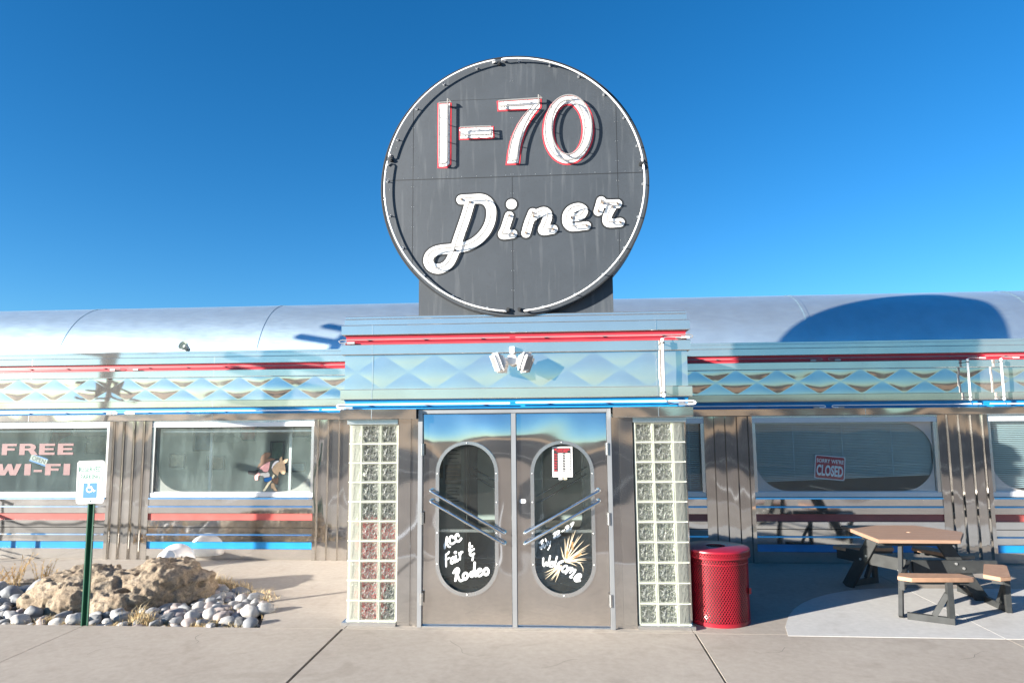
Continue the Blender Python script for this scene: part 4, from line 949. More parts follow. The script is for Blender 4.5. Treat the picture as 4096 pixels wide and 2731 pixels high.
# ------------------------------------------------------------------ inside the dining room (seen through the left windows)
rnd = random.Random(5)
pics = [(-8.6, 1.75, .5, .4), (-7.2, 1.7, .42, .5), (-7.75, 1.25, .35, .3), (-6.2, 1.9, .36, .48), (-5.55, 1.45, .3, .4), (-4.9, 1.88, .62, .3), (-4.55, 1.3, .5, .26), (-4.05, 1.9, .34, .36), (-3.6, 1.35, .36, .46), (-3.0, 1.8, .4, .4), (-6.9, 1.2, .4, .3), (-5.2, 1.1, .55, .2), (-9.6, 1.6, .5, .4), (-10.4, 1.7, .5, .5), (-2.5, 1.5, .4, .5)]
tints = [('brown', (.20, .14, .09)), ('blue', (.07, .14, .24)), ('cream', (.48, .44, .34)), ('red', (.30, .06, .05)), ('green', (.08, .18, .12))]
PM = {n: paint('picture_%s' % n, c, .6, .5, 7) for n, c in tints}
for i, (x, z, w, h) in enumerate(pics):
    tn = tints[i % 5][0]; sz = 'wide' if w > h * 1.25 else 'tall' if h > w * 1.1 else 'square'
    t = thing('framed_picture', '%s %s toned framed picture %s on the dining room wall' % (sz, tn, 'hung high' if z > 1.6 else 'hung low'), 'picture', (x, 7.2, z), 'framed pictures on the dining room wall')
    MB().prism([[(x - w / 2, z - h / 2), (x + w / 2, z - h / 2), (x + w / 2, z + h / 2), (x - w / 2, z + h / 2)], [(x - w / 2 + .03, z - h / 2 + .03), (x + w / 2 - .03, z - h / 2 + .03), (x + w / 2 - .03, z + h / 2 - .03), (x - w / 2 + .03, z + h / 2 - .03)]], 7.165, 7.1995).build('frame', M['blk'], t)
    MB().box(x - w / 2 + .03, x + w / 2 - .03, 7.185, 7.1985, z - h / 2 + .03, z + h / 2 - .03).build('print', PM[tn], t)
for x, nm in ((-5.35, 'left'), (-3.72, 'right'), (-8.2, 'far left')):
    t = thing('pendant_lamp', 'dark dome pendant lamp hanging inside the %s' % {'left': 'second window, left one', 'right': 'second window near the cowboy cutout', 'far left': 'FREE WI-FI window'}[nm], 'lamp', (x, 4.6, 2.62), 'pendant lamps over the tables')
    MB().tube([(x, 4.6, 2.62), (x, 4.6, 1.92)], .008, 6).tube([(x, 4.6, 1.94), (x, 4.6, 1.87)], .03, 10).build('stem', M['white'], t)
    MB().lathe([(.03, 1.875), (.10, 1.84), (.20, 1.79), (.24, 1.73), (.245, 1.725), (.235, 1.725), (.19, 1.78), (.03, 1.86)], (x, 4.6, 0), 28).build('shade', M['speaker'], t, smooth=True)
for x, nm in ((-5.30, 'left'), (-3.95, 'right')):
    q = MB()
    q.box(x - .022, x + .022, 3.9, 3.935, .02, 1.9)
    for zz in (1.55, 1.62, 1.84): q.tube([(x, 3.897, zz), (x, 3.90, zz)], .010, 8)
    tag(q.build('shelf_upright', M['alu'], None, shift=(x, 3.92, 0)), 'pale metal upright standing behind the %s part of the second window' % nm, 'upright', 'metal uprights behind the glass')
rail_ = MB().box(-9.05, -6.6, P + .2, P + .24, 1.935, 1.965).build('blind_rail', M['alu'], None, shift=(-7.8, P + .22, 1.95)); tag(rail_, 'raised blind headrail across the top of the FREE WI-FI window', 'blind')
rail_ = MB().box(-5.8, -3.35, P + .2, P + .24, 1.915, 1.945).build('blind_rail', M['alu'], None, shift=(-4.6, P + .22, 1.93)); tag(rail_, 'raised blind headrail across the top of the cowboy cutout window', 'blind')
# papers on the notice wall
for i, (x0, x1, z0, z1, mt, lb) in enumerate(((-1.16, -.98, 1.78, 2.05, 'paper', 'white notice sheet pinned highest behind the left door glass'), (-1.06, -.87, 1.50, 1.76, 'paper', 'white notice sheet pinned below the top one behind the left door'), (-1.09, -.87, 1.22, 1.48, 'poster', 'dark brochure rack sheet behind the left door glass'), (-1.08, -.87, .98, 1.20, 'paper', 'white notice sheet pinned lowest behind the left door glass'), (-1.3, -1.12, 1.3, 1.6, 'poster', 'dark poster at the left edge behind the left door glass'))):
    q = MB().box(x0, x1, 2.152, 2.1595, z0, z1)
    o = q.build('notice_sheet', M[mt], None, shift=(x0, 2.156, z0)); tag(o, lb, 'notice', 'papers on the entrance notice wall')
    m = MB(); t_ = 2.1515
    for r_ in range(4 + i % 2):
        zz = z1 - .03 - (z1 - z0 - .05) * r_ / 4; m.box(x0 + .02, x1 - .02 - .03 * (r_ % 2), t_ - .0006, t_, zz - .012, zz)
    m.build('print_lines', M['outline' if mt == 'paper' else 'tan'], o, shift=(x0, 2.156, z0)).location = (0, 0, 0)
# red silk flowers behind the left glass blocks
rf = MB(); rnd = random.Random(11)
for i in range(1000):
    x = rnd.uniform(-1.64, -1.26); z = rnd.uniform(.06, 1.02); y = rnd.uniform(.11, .17)
    if z < .42 and x > -1.42: continue
    a = rnd.uniform(0, 6.28); l = rnd.uniform(.05, .09); w = l * .4; t = rnd.uniform(-.5, .5)
    ux, uz = math.cos(a), math.sin(a)
    rf.add([(x, y, z), (x + ux * l * .5 - uz * w, y - .02, z + uz * l * .5 + ux * w), (x + ux * l, y + t * .03, z + uz * l), (x + ux * l * .5 + uz * w, y - .02, z + uz * l * .5 - ux * w)], [(0, 1, 2, 3)])
tp = thing('red_flowers', 'tall bunch of red silk flowers behind the left glass blocks', 'flowers', (-1.45, .24, .012))
rf.build('petals', M['poinsettia'], tp)
st = MB()
for x in (-1.55, -1.45, -1.36): st.tube([(x, .24, .012), (x + .01, .24, .95 if x < -1.4 else .8)], .008, 6)
st.build('stems', M['green'], tp)

# ------------------------------------------------------------------ ground
def sheet(name, x0, x1, y0, y1, z, mat): return tag(MB().add([(x0, y0, z), (x1, y0, z), (x1, y1, z), (x0, y1, z)], [(0, 1, 2, 3)]).build(name, mat), kind='structure')
tag(MB().lathe([(0.01, 0), (60, 0), (400, 0), (4000, 0)], (0, 0, -.16), 64).build('field', M['field']), kind='structure')
sheet('joint_bed', -40, 40, -3.34, 9.0, -.05, M['joint'])
bed = [(-9.0, -.13), (-2.606, -.13), (-2.70, .15), (-2.935, .85), (-3.0, .99), (-3.32, 1.32), (-3.84, 1.72), (-4.3, 1.87), (-6.0, 1.95), (-7.2, 1.8), (-9.0, 1.7)]
slabs = MB(); gx = [-24, -20, -16, -12, -7.48, -4.478, -1.745, 1.762, 4.64, 9, 13, 17, 21, 25]; gw = {-1.745: .014, 1.762: .010}
def slab(x0, x1, y0, y1, a=.004, b=.004): slabs.box(x0 + a, x1 - b, y0 + .003, y1 - .003, -.12, 0)
for a, b in zip(gx, gx[1:]):
    ga, gb = gw.get(a, .004), gw.get(b, .004)
    for y0, y1 in ((-3.35, -.13),): slab(a, b, y0, y1, ga, gb)
# rear row beside the bed, entrance pad and right side
slabs.prism([[(-24, 1.75), (-9.0, 1.75)] + [(-9.0, 1.7), (-7.484, 1.77), (-7.484, P + .06), (-24, P + .06)]], -.12, 0, plane='XY')
slabs.prism([[(-7.476, 1.775), (-7.2, 1.8), (-6.0, 1.95), (-4.484, 1.885), (-4.484, P + .06), (-7.476, P + .06)]], -.12, 0, plane='XY')
slabs.prism([[(-4.476, 1.884), (-4.3, 1.87), (-3.84, 1.72), (-3.32, 1.32), (-3.0, .99), (-2.935, .85), (-2.70, .15), (-2.606, -.127), (-1.735, -.127), (-1.735, P + .06), (-4.476, P + .06)]], -.12, 0, plane='XY')
slabs.box(-1.727, 1.75, -.127, P + .2, -.12, 0)
slabs.box(1.758, 4.636, -.127, P + .06, -.12, 0); slabs.box(4.644, 9, -.127, P + .06, -.12, 0); slabs.box(9.004, 24, -.127, P + .06, -.12, 0)
tag(slabs.build('concrete_plaza', M['concrete']), kind='structure')
ck_ = MB(); rnd = random.Random(31)
for (x, y, a, n) in ((-3.1, -.35, 250, 9), (-3.6, -.75, 200, 7), (-.6, -.45, 300, 10), (2.5, -.5, 240, 8), (3.9, -.75, 15, 9), (-5.3, -.4, 280, 7), (.6, -.9, 190, 8)):
    p = Vector((x, y)); w = .0022
    for i in range(n):
        q_ = p + Vector((math.cos(R(a)), math.sin(R(a)))) * rnd.uniform(.03, .08); a += rnd.gauss(0, 28); nn = Vector((-(q_ - p).y, (q_ - p).x)).normalized() * w; w *= .93
        ck_.add([(p.x - nn.x, p.y - nn.y, .0006), (p.x + nn.x, p.y + nn.y, .0006), (q_.x + nn.x, q_.y + nn.y, .0006), (q_.x - nn.x, q_.y - nn.y, .0006)], [(0, 1, 2, 3)]); p = q_
ck_.build('hairline_crack', M['crackline'], bpy.data.objects['concrete_plaza'])
arc = [(2.634, -.17), (2.70, .12), (2.85, .49), (3.0, .77), (3.16, 1.0), (3.36, 1.22), (3.60, 1.42), (3.9, 1.60), (4.2, 1.70), (4.5, 1.74), (14, 1.80), (14, -.20)]
l1 = [p for p in arc if p[0] < 4.62] + [(4.62, 1.742), (4.62, -.18)]
l2 = [(4.628, -.18), (4.628, 1.742), (14, 1.8), (14, -.2)]
tag(MB().prism([l1], .0045, -.01, plane='XY').prism([l2], .0045, -.01, plane='XY').build('pale_patio_slab', M['newcon']), kind='structure')
tag(MB().prism([[(p[0], p[1]) for p in bed]], -.055, -.12, plane='XY').build('gravel_bed', M['soil']), kind='structure')
# parking lot and road behind the camera
tag(MB().box(-70, 70, -13.5, -3.52, -.25, -.12).build('parking_lot', M['lot']), kind='structure')
pm = MB()
for i in range(-8, 9): pm.box(i * 2.8 - .05, i * 2.8 + .05, -9.2, -3.9, -.12, -.116)
tag(pm.build('parking_line', M['line']), kind='structure')
tag(MB().box(-70, 70, -3.52, -3.36, -.25, .0).build('kerb', M['newcon']), kind='structure')
tag(MB().box(-600, 600, -85, -13.7, -.25, -.13).build('road', M['asphalt']), kind='structure')
rl = MB()
for y in (-18, -38, -60, -78): rl.box(-300, 300, y - .08, y + .08, -.13, -.126)
tag(rl.build('road_line', M['line']), kind='structure')
hm = MB(); vs = []; nh = 120
for r_, hh_ in ((420, 0), (620, 1), (900, 0)):
    for i in range(nh + 1):
        a = R(180 + 180 * i / nh); h = -2 + hh_ * (16 + 12 * mnoise.noise(Vector((i * .13, 1.3, 0))) + 6 * mnoise.noise(Vector((i * .5, 7, 0))))
        vs.append((r_ * 1.2 * math.cos(a), r_ * math.sin(a), h))
hm.add(vs, [(r_ * (nh + 1) + i, r_ * (nh + 1) + i + 1, (r_ + 1) * (nh + 1) + i + 1, (r_ + 1) * (nh + 1) + i) for r_ in range(2) for i in range(nh)])
tag(hm.build('hills', M['hill'], smooth=True), kind='structure')

# ------------------------------------------------------------------ parking sign
s_ = thing('parking_sign', 'white RESERVED PARKING wheelchair sign on a green steel post', 'road sign', (-4.468, -.12, -.05))
pst = MB(); w = .037
pst.prism([[(-4.468 - w, -.155), (-4.468 - w + .012, -.155), (-4.468 - .016, -.118), (-4.468 + .016, -.118), (-4.468 + w - .012, -.155), (-4.468 + w, -.155), (-4.468 + w, -.150), (-4.468 + .020, -.112), (-4.468 - .020, -.112), (-4.468 - w, -.150)]], -.05, 1.62, plane='XY')
pst.build('post', M['green'], s_)
q = DATA['SIGNQ']; cx = sum(p[0] for p in q) / 4; cz = sum(p[1] for p in q) / 4; wv = (Vector(q[1]) - Vector(q[0]) + Vector(q[2]) - Vector(q[3])) / 2; hv = (Vector(q[0]) - Vector(q[3]) + Vector(q[1]) - Vector(q[2])) / 2
rot = math.atan2(wv.y, wv.x); sw_, sh_ = wv.length, hv.length; yc = -.176
def rp(pts): return [(cx + u * math.cos(rot) - w_ * math.sin(rot), cz + u * math.sin(rot) + w_ * math.cos(rot)) for u, w_ in pts]
bd = MB().prism([rp(rrect(-sw_ / 2, sw_ / 2, -sh_ / 2, sh_ / 2, .032, 6))], yc, yc + .003).build('sign_plate', M['white'], s_)
MB().prism([rp(rrect(-sw_ / 2 + .017, sw_ / 2 - .017, -sh_ / 2 + .017, sh_ / 2 - .017, .024, 6)), rp(rrect(-sw_ / 2 + .0245, sw_ / 2 - .0245, -sh_ / 2 + .0245, sh_ / 2 - .0245, .018, 6))], yc - .001, yc - .0002).build('border', M['signgreen'], bd)
m = MB(); rtext(m, 'RESERVED', -.125, .120, .107, .160, yc - .0012, .022); rtext(m, 'PARKING', -.112, .106, .028, .082, yc - .0012, .022); m.build('lettering', M['signgreen'], bd)
sq = MB().prism([rp(rrect(-.077, .075, -.164, -.008, .007, 3))], yc - .001, yc - .0002).build('blue_square', M['signblue'], bd)
st_ = [(p, r) for p, r in DATA['ISA']] + [(DATA['ISAW'][0], DATA['ISAW'][1])]
sdf_mesh('wheelchair_symbol', st_, yc - .0021, .0009, M['letter'], sq, .0014)
bl = MB()
for w_ in (.188, -.190):
    p = rp([(0.0, w_)])[0]; bl.tube([(p[0], yc + .03, p[1]), (p[0], yc - .006, p[1])], .008, 8)
bl.build('bolt', M['bolt'], s_)

# ------------------------------------------------------------------ boulder
bo_ = MB(); rnd = random.Random(2)
lobes = [(-5.30, .95, .06, .47, .60, .29), (-5.55, .85, .03, .30, .45, .22), (-5.05, .75, .05, .40, .50, .25), (-4.75, .85, .04, .40, .55, .24), (-4.42, 1.0, .10, .50, .52, .27), (-4.92, .85, .10, .42, .48, .235), (-5.0, .62, .04, .4, .34, .19), (-4.30, 1.05, .28, .36, .42, .12), (-4.05, 1.15, .02, .30, .42, .24), (-4.02, 1.15, .20, .22, .35, .08), (-4.62, .62, .02, .42, .34, .19), (-5.15, .58, .0, .42, .34, .17), (-5.12, 1.0, .25, .20, .3, .12), (-4.45, 1.1, .37, .16, .25, .05), (-5.42, 1.0, .24, .14, .3, .10)]
for x, y, z, a, b, c in lobes: bo_.sphere((x, y, z), 1, 24, (a, b, c))
ob = bo_.build('boulder', M['boulder'])
md = ob.modifiers.new('r', 'REMESH'); md.mode = 'VOXEL'; md.voxel_size = .019
dg = bpy.context.evaluated_depsgraph_get(); dg.update()
me = bpy.data.meshes.new_from_object(ob.evaluated_get(dg)); ob.modifiers.clear()
nrm = [v.normal.copy() for v in me.vertices]
for v, n in zip(me.vertices, nrm):
    p = v.co
    h = .055 * mnoise.noise(p * 4.2) + .032 * (1 - abs(mnoise.noise(p * 9 + Vector((3, 1, 2)))) * 2) * .8 + .016 * mnoise.noise(p * 22) + .010 * mnoise.noise(p * 45)
    cav = mnoise.noise(p * Vector((5, 5, 9)) + Vector((9, 2, 4)))
    if cav > .28: h -= .11 * (cav - .28) / .4
    v.co = p + n * (h - .02)
me.materials.clear(); me.materials.append(M['boulder'])
for f in me.polygons: f.use_smooth = True
ob.data = me
me.transform(Matrix.Translation((4.8, -1.0, .05))); ob.location = (-4.8, 1.0, -.05)
tag(ob, 'large pitted tan limestone boulder lying on the gravel bed', 'boulder')

# ------------------------------------------------------------------ river stones
def stone_mesh(seed, mat, sq):
    bm = bmesh.new(); bmesh.ops.create_icosphere(bm, subdivisions=3, radius=1)
    off = Vector((seed * 7.3, seed * 1.9, 0))
    for v in bm.verts:
        p = v.co.normalized(); h = 1 + .27 * mnoise.noise(p * 1.1 + off) + .15 * mnoise.noise(p * 2.4 + off) + .03 * mnoise.noise(p * 6 + off)
        v.co = Vector((p.x * sq[0], p.y * sq[1], p.z * sq[2])) * h
    me = bpy.data.meshes.new('river_stone'); bm.to_mesh(me); bm.free(); me.materials.append(mat)
    for f in me.polygons: f.use_smooth = True
    return me
shapes = {'flat oval': (1.0, .66, .42), 'rounded': (1.0, .85, .72), 'long': (1.15, .52, .45), 'blunt': (1.0, .75, .55)}
SMESH = {}
sd_ = 0
for cn in STONES:
    for sn, sq in shapes.items():
        SMESH[(cn, sn)] = [stone_mesh(sd_ + q, SM[cn], sq) for q in range(2)]; sd_ += 2
def inpoly(x, y, poly):
    c = False; n = len(poly)
    for i in range(n):
        x1, y1 = poly[i]; x2, y2 = poly[i - 1]
        if (y1 > y) != (y2 > y) and x < (x2 - x1) * (y - y1) / (y2 - y1) + x1: c = not c
    return c
def edge_d(x, y, poly):
    d = 9; n = len(poly)
    for i in range(n):
        a, b = Vector(poly[i - 1]), Vector(poly[i]); p = Vector((x, y)); t = max(0, min(1, (p - a).dot(b - a) / max(1e-9, (b - a).length_squared))); d = min(d, (a + (b - a) * t - p).length)
    return d
def in_boulder(x, y, g=0): return any(((x - l[0]) / (l[3] * .9 + g)) ** 2 + ((y - l[1]) / (l[4] * .9 + g)) ** 2 < 1 for l in lobes)
rnd = random.Random(21); placed = []
def put(x, y, s, cn, sn, zl=0):
    me = rnd.choice(SMESH[(cn, sn)]); o = bpy.data.objects.new('river_stone', me); COL.objects.link(o)
    o.scale = (s, s, s * rnd.uniform(.9, 1.1)); o.rotation_euler = (rnd.uniform(-.35, .35), rnd.uniform(-.35, .35), rnd.uniform(0, 6.28))
    sq = shapes[sn]; o.location = (x, y, -.05 + s * sq[2] * .78 + zl)
    size = 'small' if s < .062 else 'large' if s > .092 else 'medium'
    if x < -5.6: where = 'at the left, beside the golden weeds'
    elif x < -4.5: where = 'just left of the green post'
    elif y < .42 and x < -3.6: where = 'in front of boulder, right of green post'
    elif x > -3.15: where = 'at the right tip of the gravel bed'
    else: where = 'beside the right end of the boulder'
    tag(o, '%s %s %s river stone %s' % (size, sn, cn, where), 'stone', 'river stones in the gravel bed')
    placed.append((x, y, s))
names = list(STONES); wts = [34, 22, 12, 18, 7, 12]
for smin, smax, n, tries in ((.105, .14, 16, 300), (.075, .105, 95, 3000), (.05, .07, 140, 4500)):
    c = 0
    for _ in range(tries):
        if c >= n or len(placed) >= 285: break
        x = rnd.uniform(-7.3, -2.6); y = rnd.uniform(-.1, 1.75); s = rnd.uniform(smin, smax)
        if x < -6.0 and y < .25 and x < -5.9: continue
        if y > 1.35 and x < -3.9: continue
        if y > .9 and -5.6 < x < -4.0: continue
        if not inpoly(x, y, bed) or edge_d(x, y, bed) < s * .75 or in_boulder(x, y, s * .35): continue
        if any((x - a) ** 2 + (y - b) ** 2 < ((s + q) * .70) ** 2 for a, b, q in placed): continue
        if abs(x + 4.468) < s + .02 and abs(y + .12) < s + .05: continue
        put(x, y, s, rnd.choices(names, wts)[0], rnd.choice(list(shapes))); c += 1
put(-2.80, .44, .125, 'off-white', 'blunt', .02)
put(-5.95, 1.12, .17, 'mid grey', 'blunt', .03)

# ------------------------------------------------------------------ dry grass and weeds
gm = MB(); rnd = random.Random(4)
def tuft(x, y, n, hgt, spr, z=-.05):
    for _ in range(n):
        a = rnd.uniform(0, 6.28); l = hgt * rnd.uniform(.5, 1.1); bx, by = x + rnd.gauss(0, spr * .4), y + rnd.gauss(0, spr * .4); le = rnd.uniform(.3, 1.3)
        p = [Vector((bx, by, z)), Vector((bx + math.cos(a) * l * le * .35, by + math.sin(a) * l * le * .35, z + l * .7)), Vector((bx + math.cos(a) * l * le, by + math.sin(a) * l * le, z + l * rnd.uniform(.6, 1.05)))]
        w = rnd.uniform(.0012, .0028); nn = Vector((-math.sin(a), math.cos(a), 0)) * w
        gm.cur = rnd.choice((0, 0, 1)); gm.add([p[0] - nn, p[0] + nn, p[1] + nn, p[1] - nn, p[2]], [(0, 1, 2, 3), (3, 2, 4)])
for _ in range(90):
    x = rnd.uniform(-6.9, -2.6); y = rnd.uniform(-.12, .1)
    if inpoly(x, y, bed): tuft(x, y, rnd.randint(6, 22), rnd.uniform(.04, .10), .05)
for x, y, n, h in ((-3.95, .02, 130, .17), (-4.05, .10, 90, .2), (-3.3, .0, 60, .10), (-2.95, -.04, 50, .1), (-5.0, .0, 120, .12), (-4.8, -.03, 90, .09), (-2.98, .92, 60, .14), (-3.15, 1.12, 90, .14), (-3.3, 1.2, 60, .12), (-3.5, 1.4, 110, .16), (-3.7, 1.55, 90, .14), (-3.95, 1.7, 120, .18), (-4.15, 1.75, 100, .2), (-3.75, .98, 50, .12), (-3.4, .7, 30, .1), (-6.4, .35, 150, .26), (-6.3, .15, 120, .2), (-6.6, .55, 100, .24), (-3.2, .5, 25, .1), (-2.78, .5, 20, .1), (-2.74, .3, 20, .08)): tuft(x, y, n, h, .14)
tag(gm.build('dry_grass', [M['straw'], M['straw2']]), kind='stuff'); 
rnd = random.Random(9)
for (x, y, hgt, lb) in ((-6.95, 1.62, .26, 'low golden dead weed at the far left edge of the gravel bed'), (-6.72, 1.66, .42, 'tallest golden dead weed with a single plume left of the boulder'), (-6.38, 1.70, .36, 'bushy golden dead weed nearest the boulder'), (-6.12, 1.66, .25, 'short golden dead weed tucked behind the big grey stone')):
    wd = MB(); lf = MB()
    for _ in range(15):
        a = rnd.uniform(0, 6.28); l = hgt * rnd.uniform(.45, 1.0); le = rnd.uniform(.15, .75)
        p0 = Vector((x + rnd.gauss(0, .04), y + rnd.gauss(0, .04), -.06)); p2 = p0 + Vector((math.cos(a) * l * le, math.sin(a) * l * le, l)); p1 = (p0 + p2) / 2 + Vector((0, 0, l * .12))
        wd.tube([p0, p1, p2], [.0035, .0025, .001], 5)
        for i in range(34):
            t = rnd.uniform(.15, 1); b = p0 * (1 - t) ** 2 + p1 * 2 * t * (1 - t) + p2 * t * t; aa = rnd.uniform(0, 6.28); ll = rnd.uniform(.012, .04); e = b + Vector((math.cos(aa) * ll, math.sin(aa) * ll, rnd.uniform(.0, .03))); n_ = Vector((-math.sin(aa), math.cos(aa), .3)) * .003
            lf.add([b - n_, b + n_, e + n_ * .4, e - n_ * .4], [(0, 1, 2, 3)])
    t = thing('dry_weed', lb, 'weed', (x, y, -.055), 'dead weeds left of the boulder')
    wd.build('stems', M['straw'], t); lf.build('leaves', M['weed'], t)

# ------------------------------------------------------------------ bin lid by the wall
bl_ = thing('bin_lid', 'white domed swing top bin lid sitting on the concrete behind the boulder', 'bin lid', (-5.135, 2.72, 0))
pr = [(.262, .0), (.268, .012), (.262, .03)] + [(.255 * math.cos(R(t)), .05 + .265 * math.sin(R(t))) for t in range(0, 91, 6)]
pr[-1] = (.002, pr[-1][1])
MB().lathe(pr, (-5.135, 2.72, 0), 48).build('dome', M['binwhite'], bl_, smooth=True)
fv = []; nn_ = 14
fl_ = [(-.135, .06)] + [(.135 * math.cos(R(180 - t)), .155 + .105 * math.sin(R(180 - t))) for t in range(0, 181, 12)] + [(.135, .06)]
vs = []
for dy in (0, .03):
    for u, w_ in fl_:
        yb_ = math.sqrt(max(.0, .27 ** 2 - u * u)) * math.sqrt(max(.12, 1 - ((w_ - .05) / .29) ** 2)); vs.append((-5.165 + u, 2.72 - yb_ - .006 + dy, w_))
m_ = len(fl_)
MB().add(vs, [tuple(range(m_)), tuple(range(m_, 2 * m_))[::-1]] + [(i, (i + 1) % m_, m_ + (i + 1) % m_, m_ + i) for i in range(m_)]).build('swing_flap', M['binwhite'], bl_)

# ------------------------------------------------------------------ red litter bin
cc = (2.095, .36); t_ = thing('litter_bin', 'red expanded metal litter bin standing against the entrance side', 'litter bin', (cc[0], cc[1], 0))
def lattice(r, z0, z1, nc, nr, th=.0062, dep=.006):
    m = MB(); dz = (z1 - z0) / nr
    def P3(i, j, dr): a = 2 * math.pi * (i + .5 * (j % 2)) / nc; return Vector((cc[0] + (r + dr) * math.cos(a), cc[1] + (r + dr) * math.sin(a), z0 + j * dz))
    for j in range(nr):
        for i in range(nc):
            for q in ((0, 1) if j % 2 else (-1, 0)):
                a0, b0 = P3(i, j, 0), P3(i + q, j + 1, 0)
                ra = Vector((a0.x - cc[0], a0.y - cc[1], 0)).normalized(); d = (b0 - a0).normalized(); s = d.cross(ra) * th / 2
                m.add([a0 - s, a0 + s, b0 + s, b0 - s, a0 - s - ra * dep, a0 + s - ra * dep, b0 + s - ra * dep, b0 - s - ra * dep], [(0, 1, 2, 3), (0, 3, 7, 4), (1, 5, 6, 2)])
    return m
lattice(.318, .03, .70, 70, 32, .0058).build('mesh_body', M['canred'], t_)
MB().lathe([(.30, .0), (.322, .0), (.322, .035), (.316, .035), (.316, .004), (.30, .004)], (*cc, 0), 56).lathe([(.320, .60), (.3225, .60), (.3225, .612), (.320, .612)], (*cc, 0), 56).build('base_ring', M['canred'], t_, smooth=True)
MB().lathe([(.0, .03), (.285, .03), (.29, .68), (.28, .68), (.275, .05), (0, .05)], (*cc, 0), 40).build('liner', M['canin'], t_, smooth=True)
lid = MB().lathe([(.10, .748), (.325, .742), (.338, .738), (.343, .728), (.343, .722), (.335, .722), (.30, .732), (.10, .738), (.10, .748)], (*cc, 0), 56).build('lid', M['canred'], t_, smooth=True)
lattice(.343, .672, .724, 76, 3, .007).build('lid_skirt', M['canred'], lid)
MB().lathe([(.336, .662), (.346, .662), (.346, .674), (.336, .674), (.336, .662)], (*cc, 0), 56).build('skirt_ring', M['canred'], lid, smooth=True)
MB().box(2.375, 2.398, .18, .21, .30, .36).build('maker_plate', M['canred'], t_)

# ------------------------------------------------------------------ picnic table
O = Vector((4.43, 1.155, 0)); T = thing('picnic_table', 'tan topped picnic table with black timber frame and four attached seats', 'picnic table', (O.x, O.y, 0))
top = [(3.89, .665), (4.735, .645), (5.03, 1.12), (5.045, 1.20), (4.755, 1.665), (3.89, 1.66)]
hole = [(O.x + .025 * math.cos(R(t)), O.y - .01 + .025 * math.sin(R(t))) for t in range(0, 360, 30)]
MB().prism([top, hole], .725, .765, plane='XY').build('tabletop', M['plank'], T, bevel=.004)
fr = MB()
for y in (.78, 1.155, 1.53): fr.beam((3.93, y, .704), (4.90 if y == 1.155 else 4.66, y, .704), .045, .040)
fr.prism([inset(top, .06), inset(top, .10)], .70, .7245, plane='XY')
fr.build('top_frame', M['frame'], T)
def dirv(a): return Vector((math.cos(R(a)), math.sin(R(a)), 0))
for a, sn in ((0, 1), (120, 1), (240, -1)):
    u = dirv(a); v = dirv(a + 90)
    MB().beam(O + u * .03 + Vector((0, 0, .385)), O + u * .95 + Vector((0, 0, .385)), .042, .14).build('beam', M['frame'], T, bevel=.003)
    off = v * .042 * (1 if a != 240 else -1)
    MB().beam(O + u * .36 + off + Vector((0, 0, .705)), O + u * .80 + off + Vector((0, 0, .0)), .040, .14, up=u).build('leg', M['frame'], T, bevel=.003)
    bt = MB()
    for k2, zz in ((.50, .42), (.58, .37)):
        p = O + u * k2 + Vector((0, 0, zz)); s2 = off.normalized(); bt.tube([p + s2 * .060, p + s2 * .072], .014, 10); bt.tube([p - s2 * .020, p - s2 * .032], .014, 10)
    bt.build('bolt', M['bolt'], T)
rails = [((4.036, .44), (4.404, .245)), ((4.06, 1.86), (4.45, 2.06)), ((5.225, 1.13), (5.205, .69)), ((5.225, 1.18), (5.20, 1.62))]
for (a, b) in rails:
    A, Bq = Vector((*a, 0)), Vector((*b, 0)); up3 = Vector((0, 0, 1))
    m = MB().beam(A + up3 * .035, Bq + up3 * .035, .05, .07); f_ = m.build('foot_rail', M['frame'], T, bevel=.003)
    MB().beam(Bq + (A - Bq).normalized() * .03 + up3 * .07, Bq + (A - Bq).normalized() * .03 + up3 * .42, .05, .055, up=(1, 0, 0)).build('seat_post', M['frame'], f_)
    MB().beam(A * .42 + Bq * .58 + up3 * .07, Bq + (A - Bq).normalized() * .05 + up3 * .30, .045, .05).build('brace', M['frame'], f_)
seatF = [(3.905, .315), (4.00, .225), (4.60, .240), (4.645, .275), (4.59, .45), (3.99, .46)]
def rotp(pts, a, mirror=False):
    o = []
    for x, y in pts:
        dx, dy = x - O.x, y - O.y
        if mirror: dy = -dy
        c_, s_2 = math.cos(R(a)), math.sin(R(a)); o.append((O.x + dx * c_ - dy * s_2, O.y + dx * s_2 + dy * c_))
    return o
for a, mi in ((0, False), (60, False), (-60, True), (0, True)):
    s3 = MB().prism([rotp(seatF, a, mi)], .42, .46, plane='XY').build('seat', M['plankplain'], T, bevel=.004)
    cs = rotp([(3.97, .345), (4.60, .345)], a, mi)
    MB().beam((*cs[0], .40), (*cs[1], .40), .09, .038).build('seat_support', M['frame'], s3)

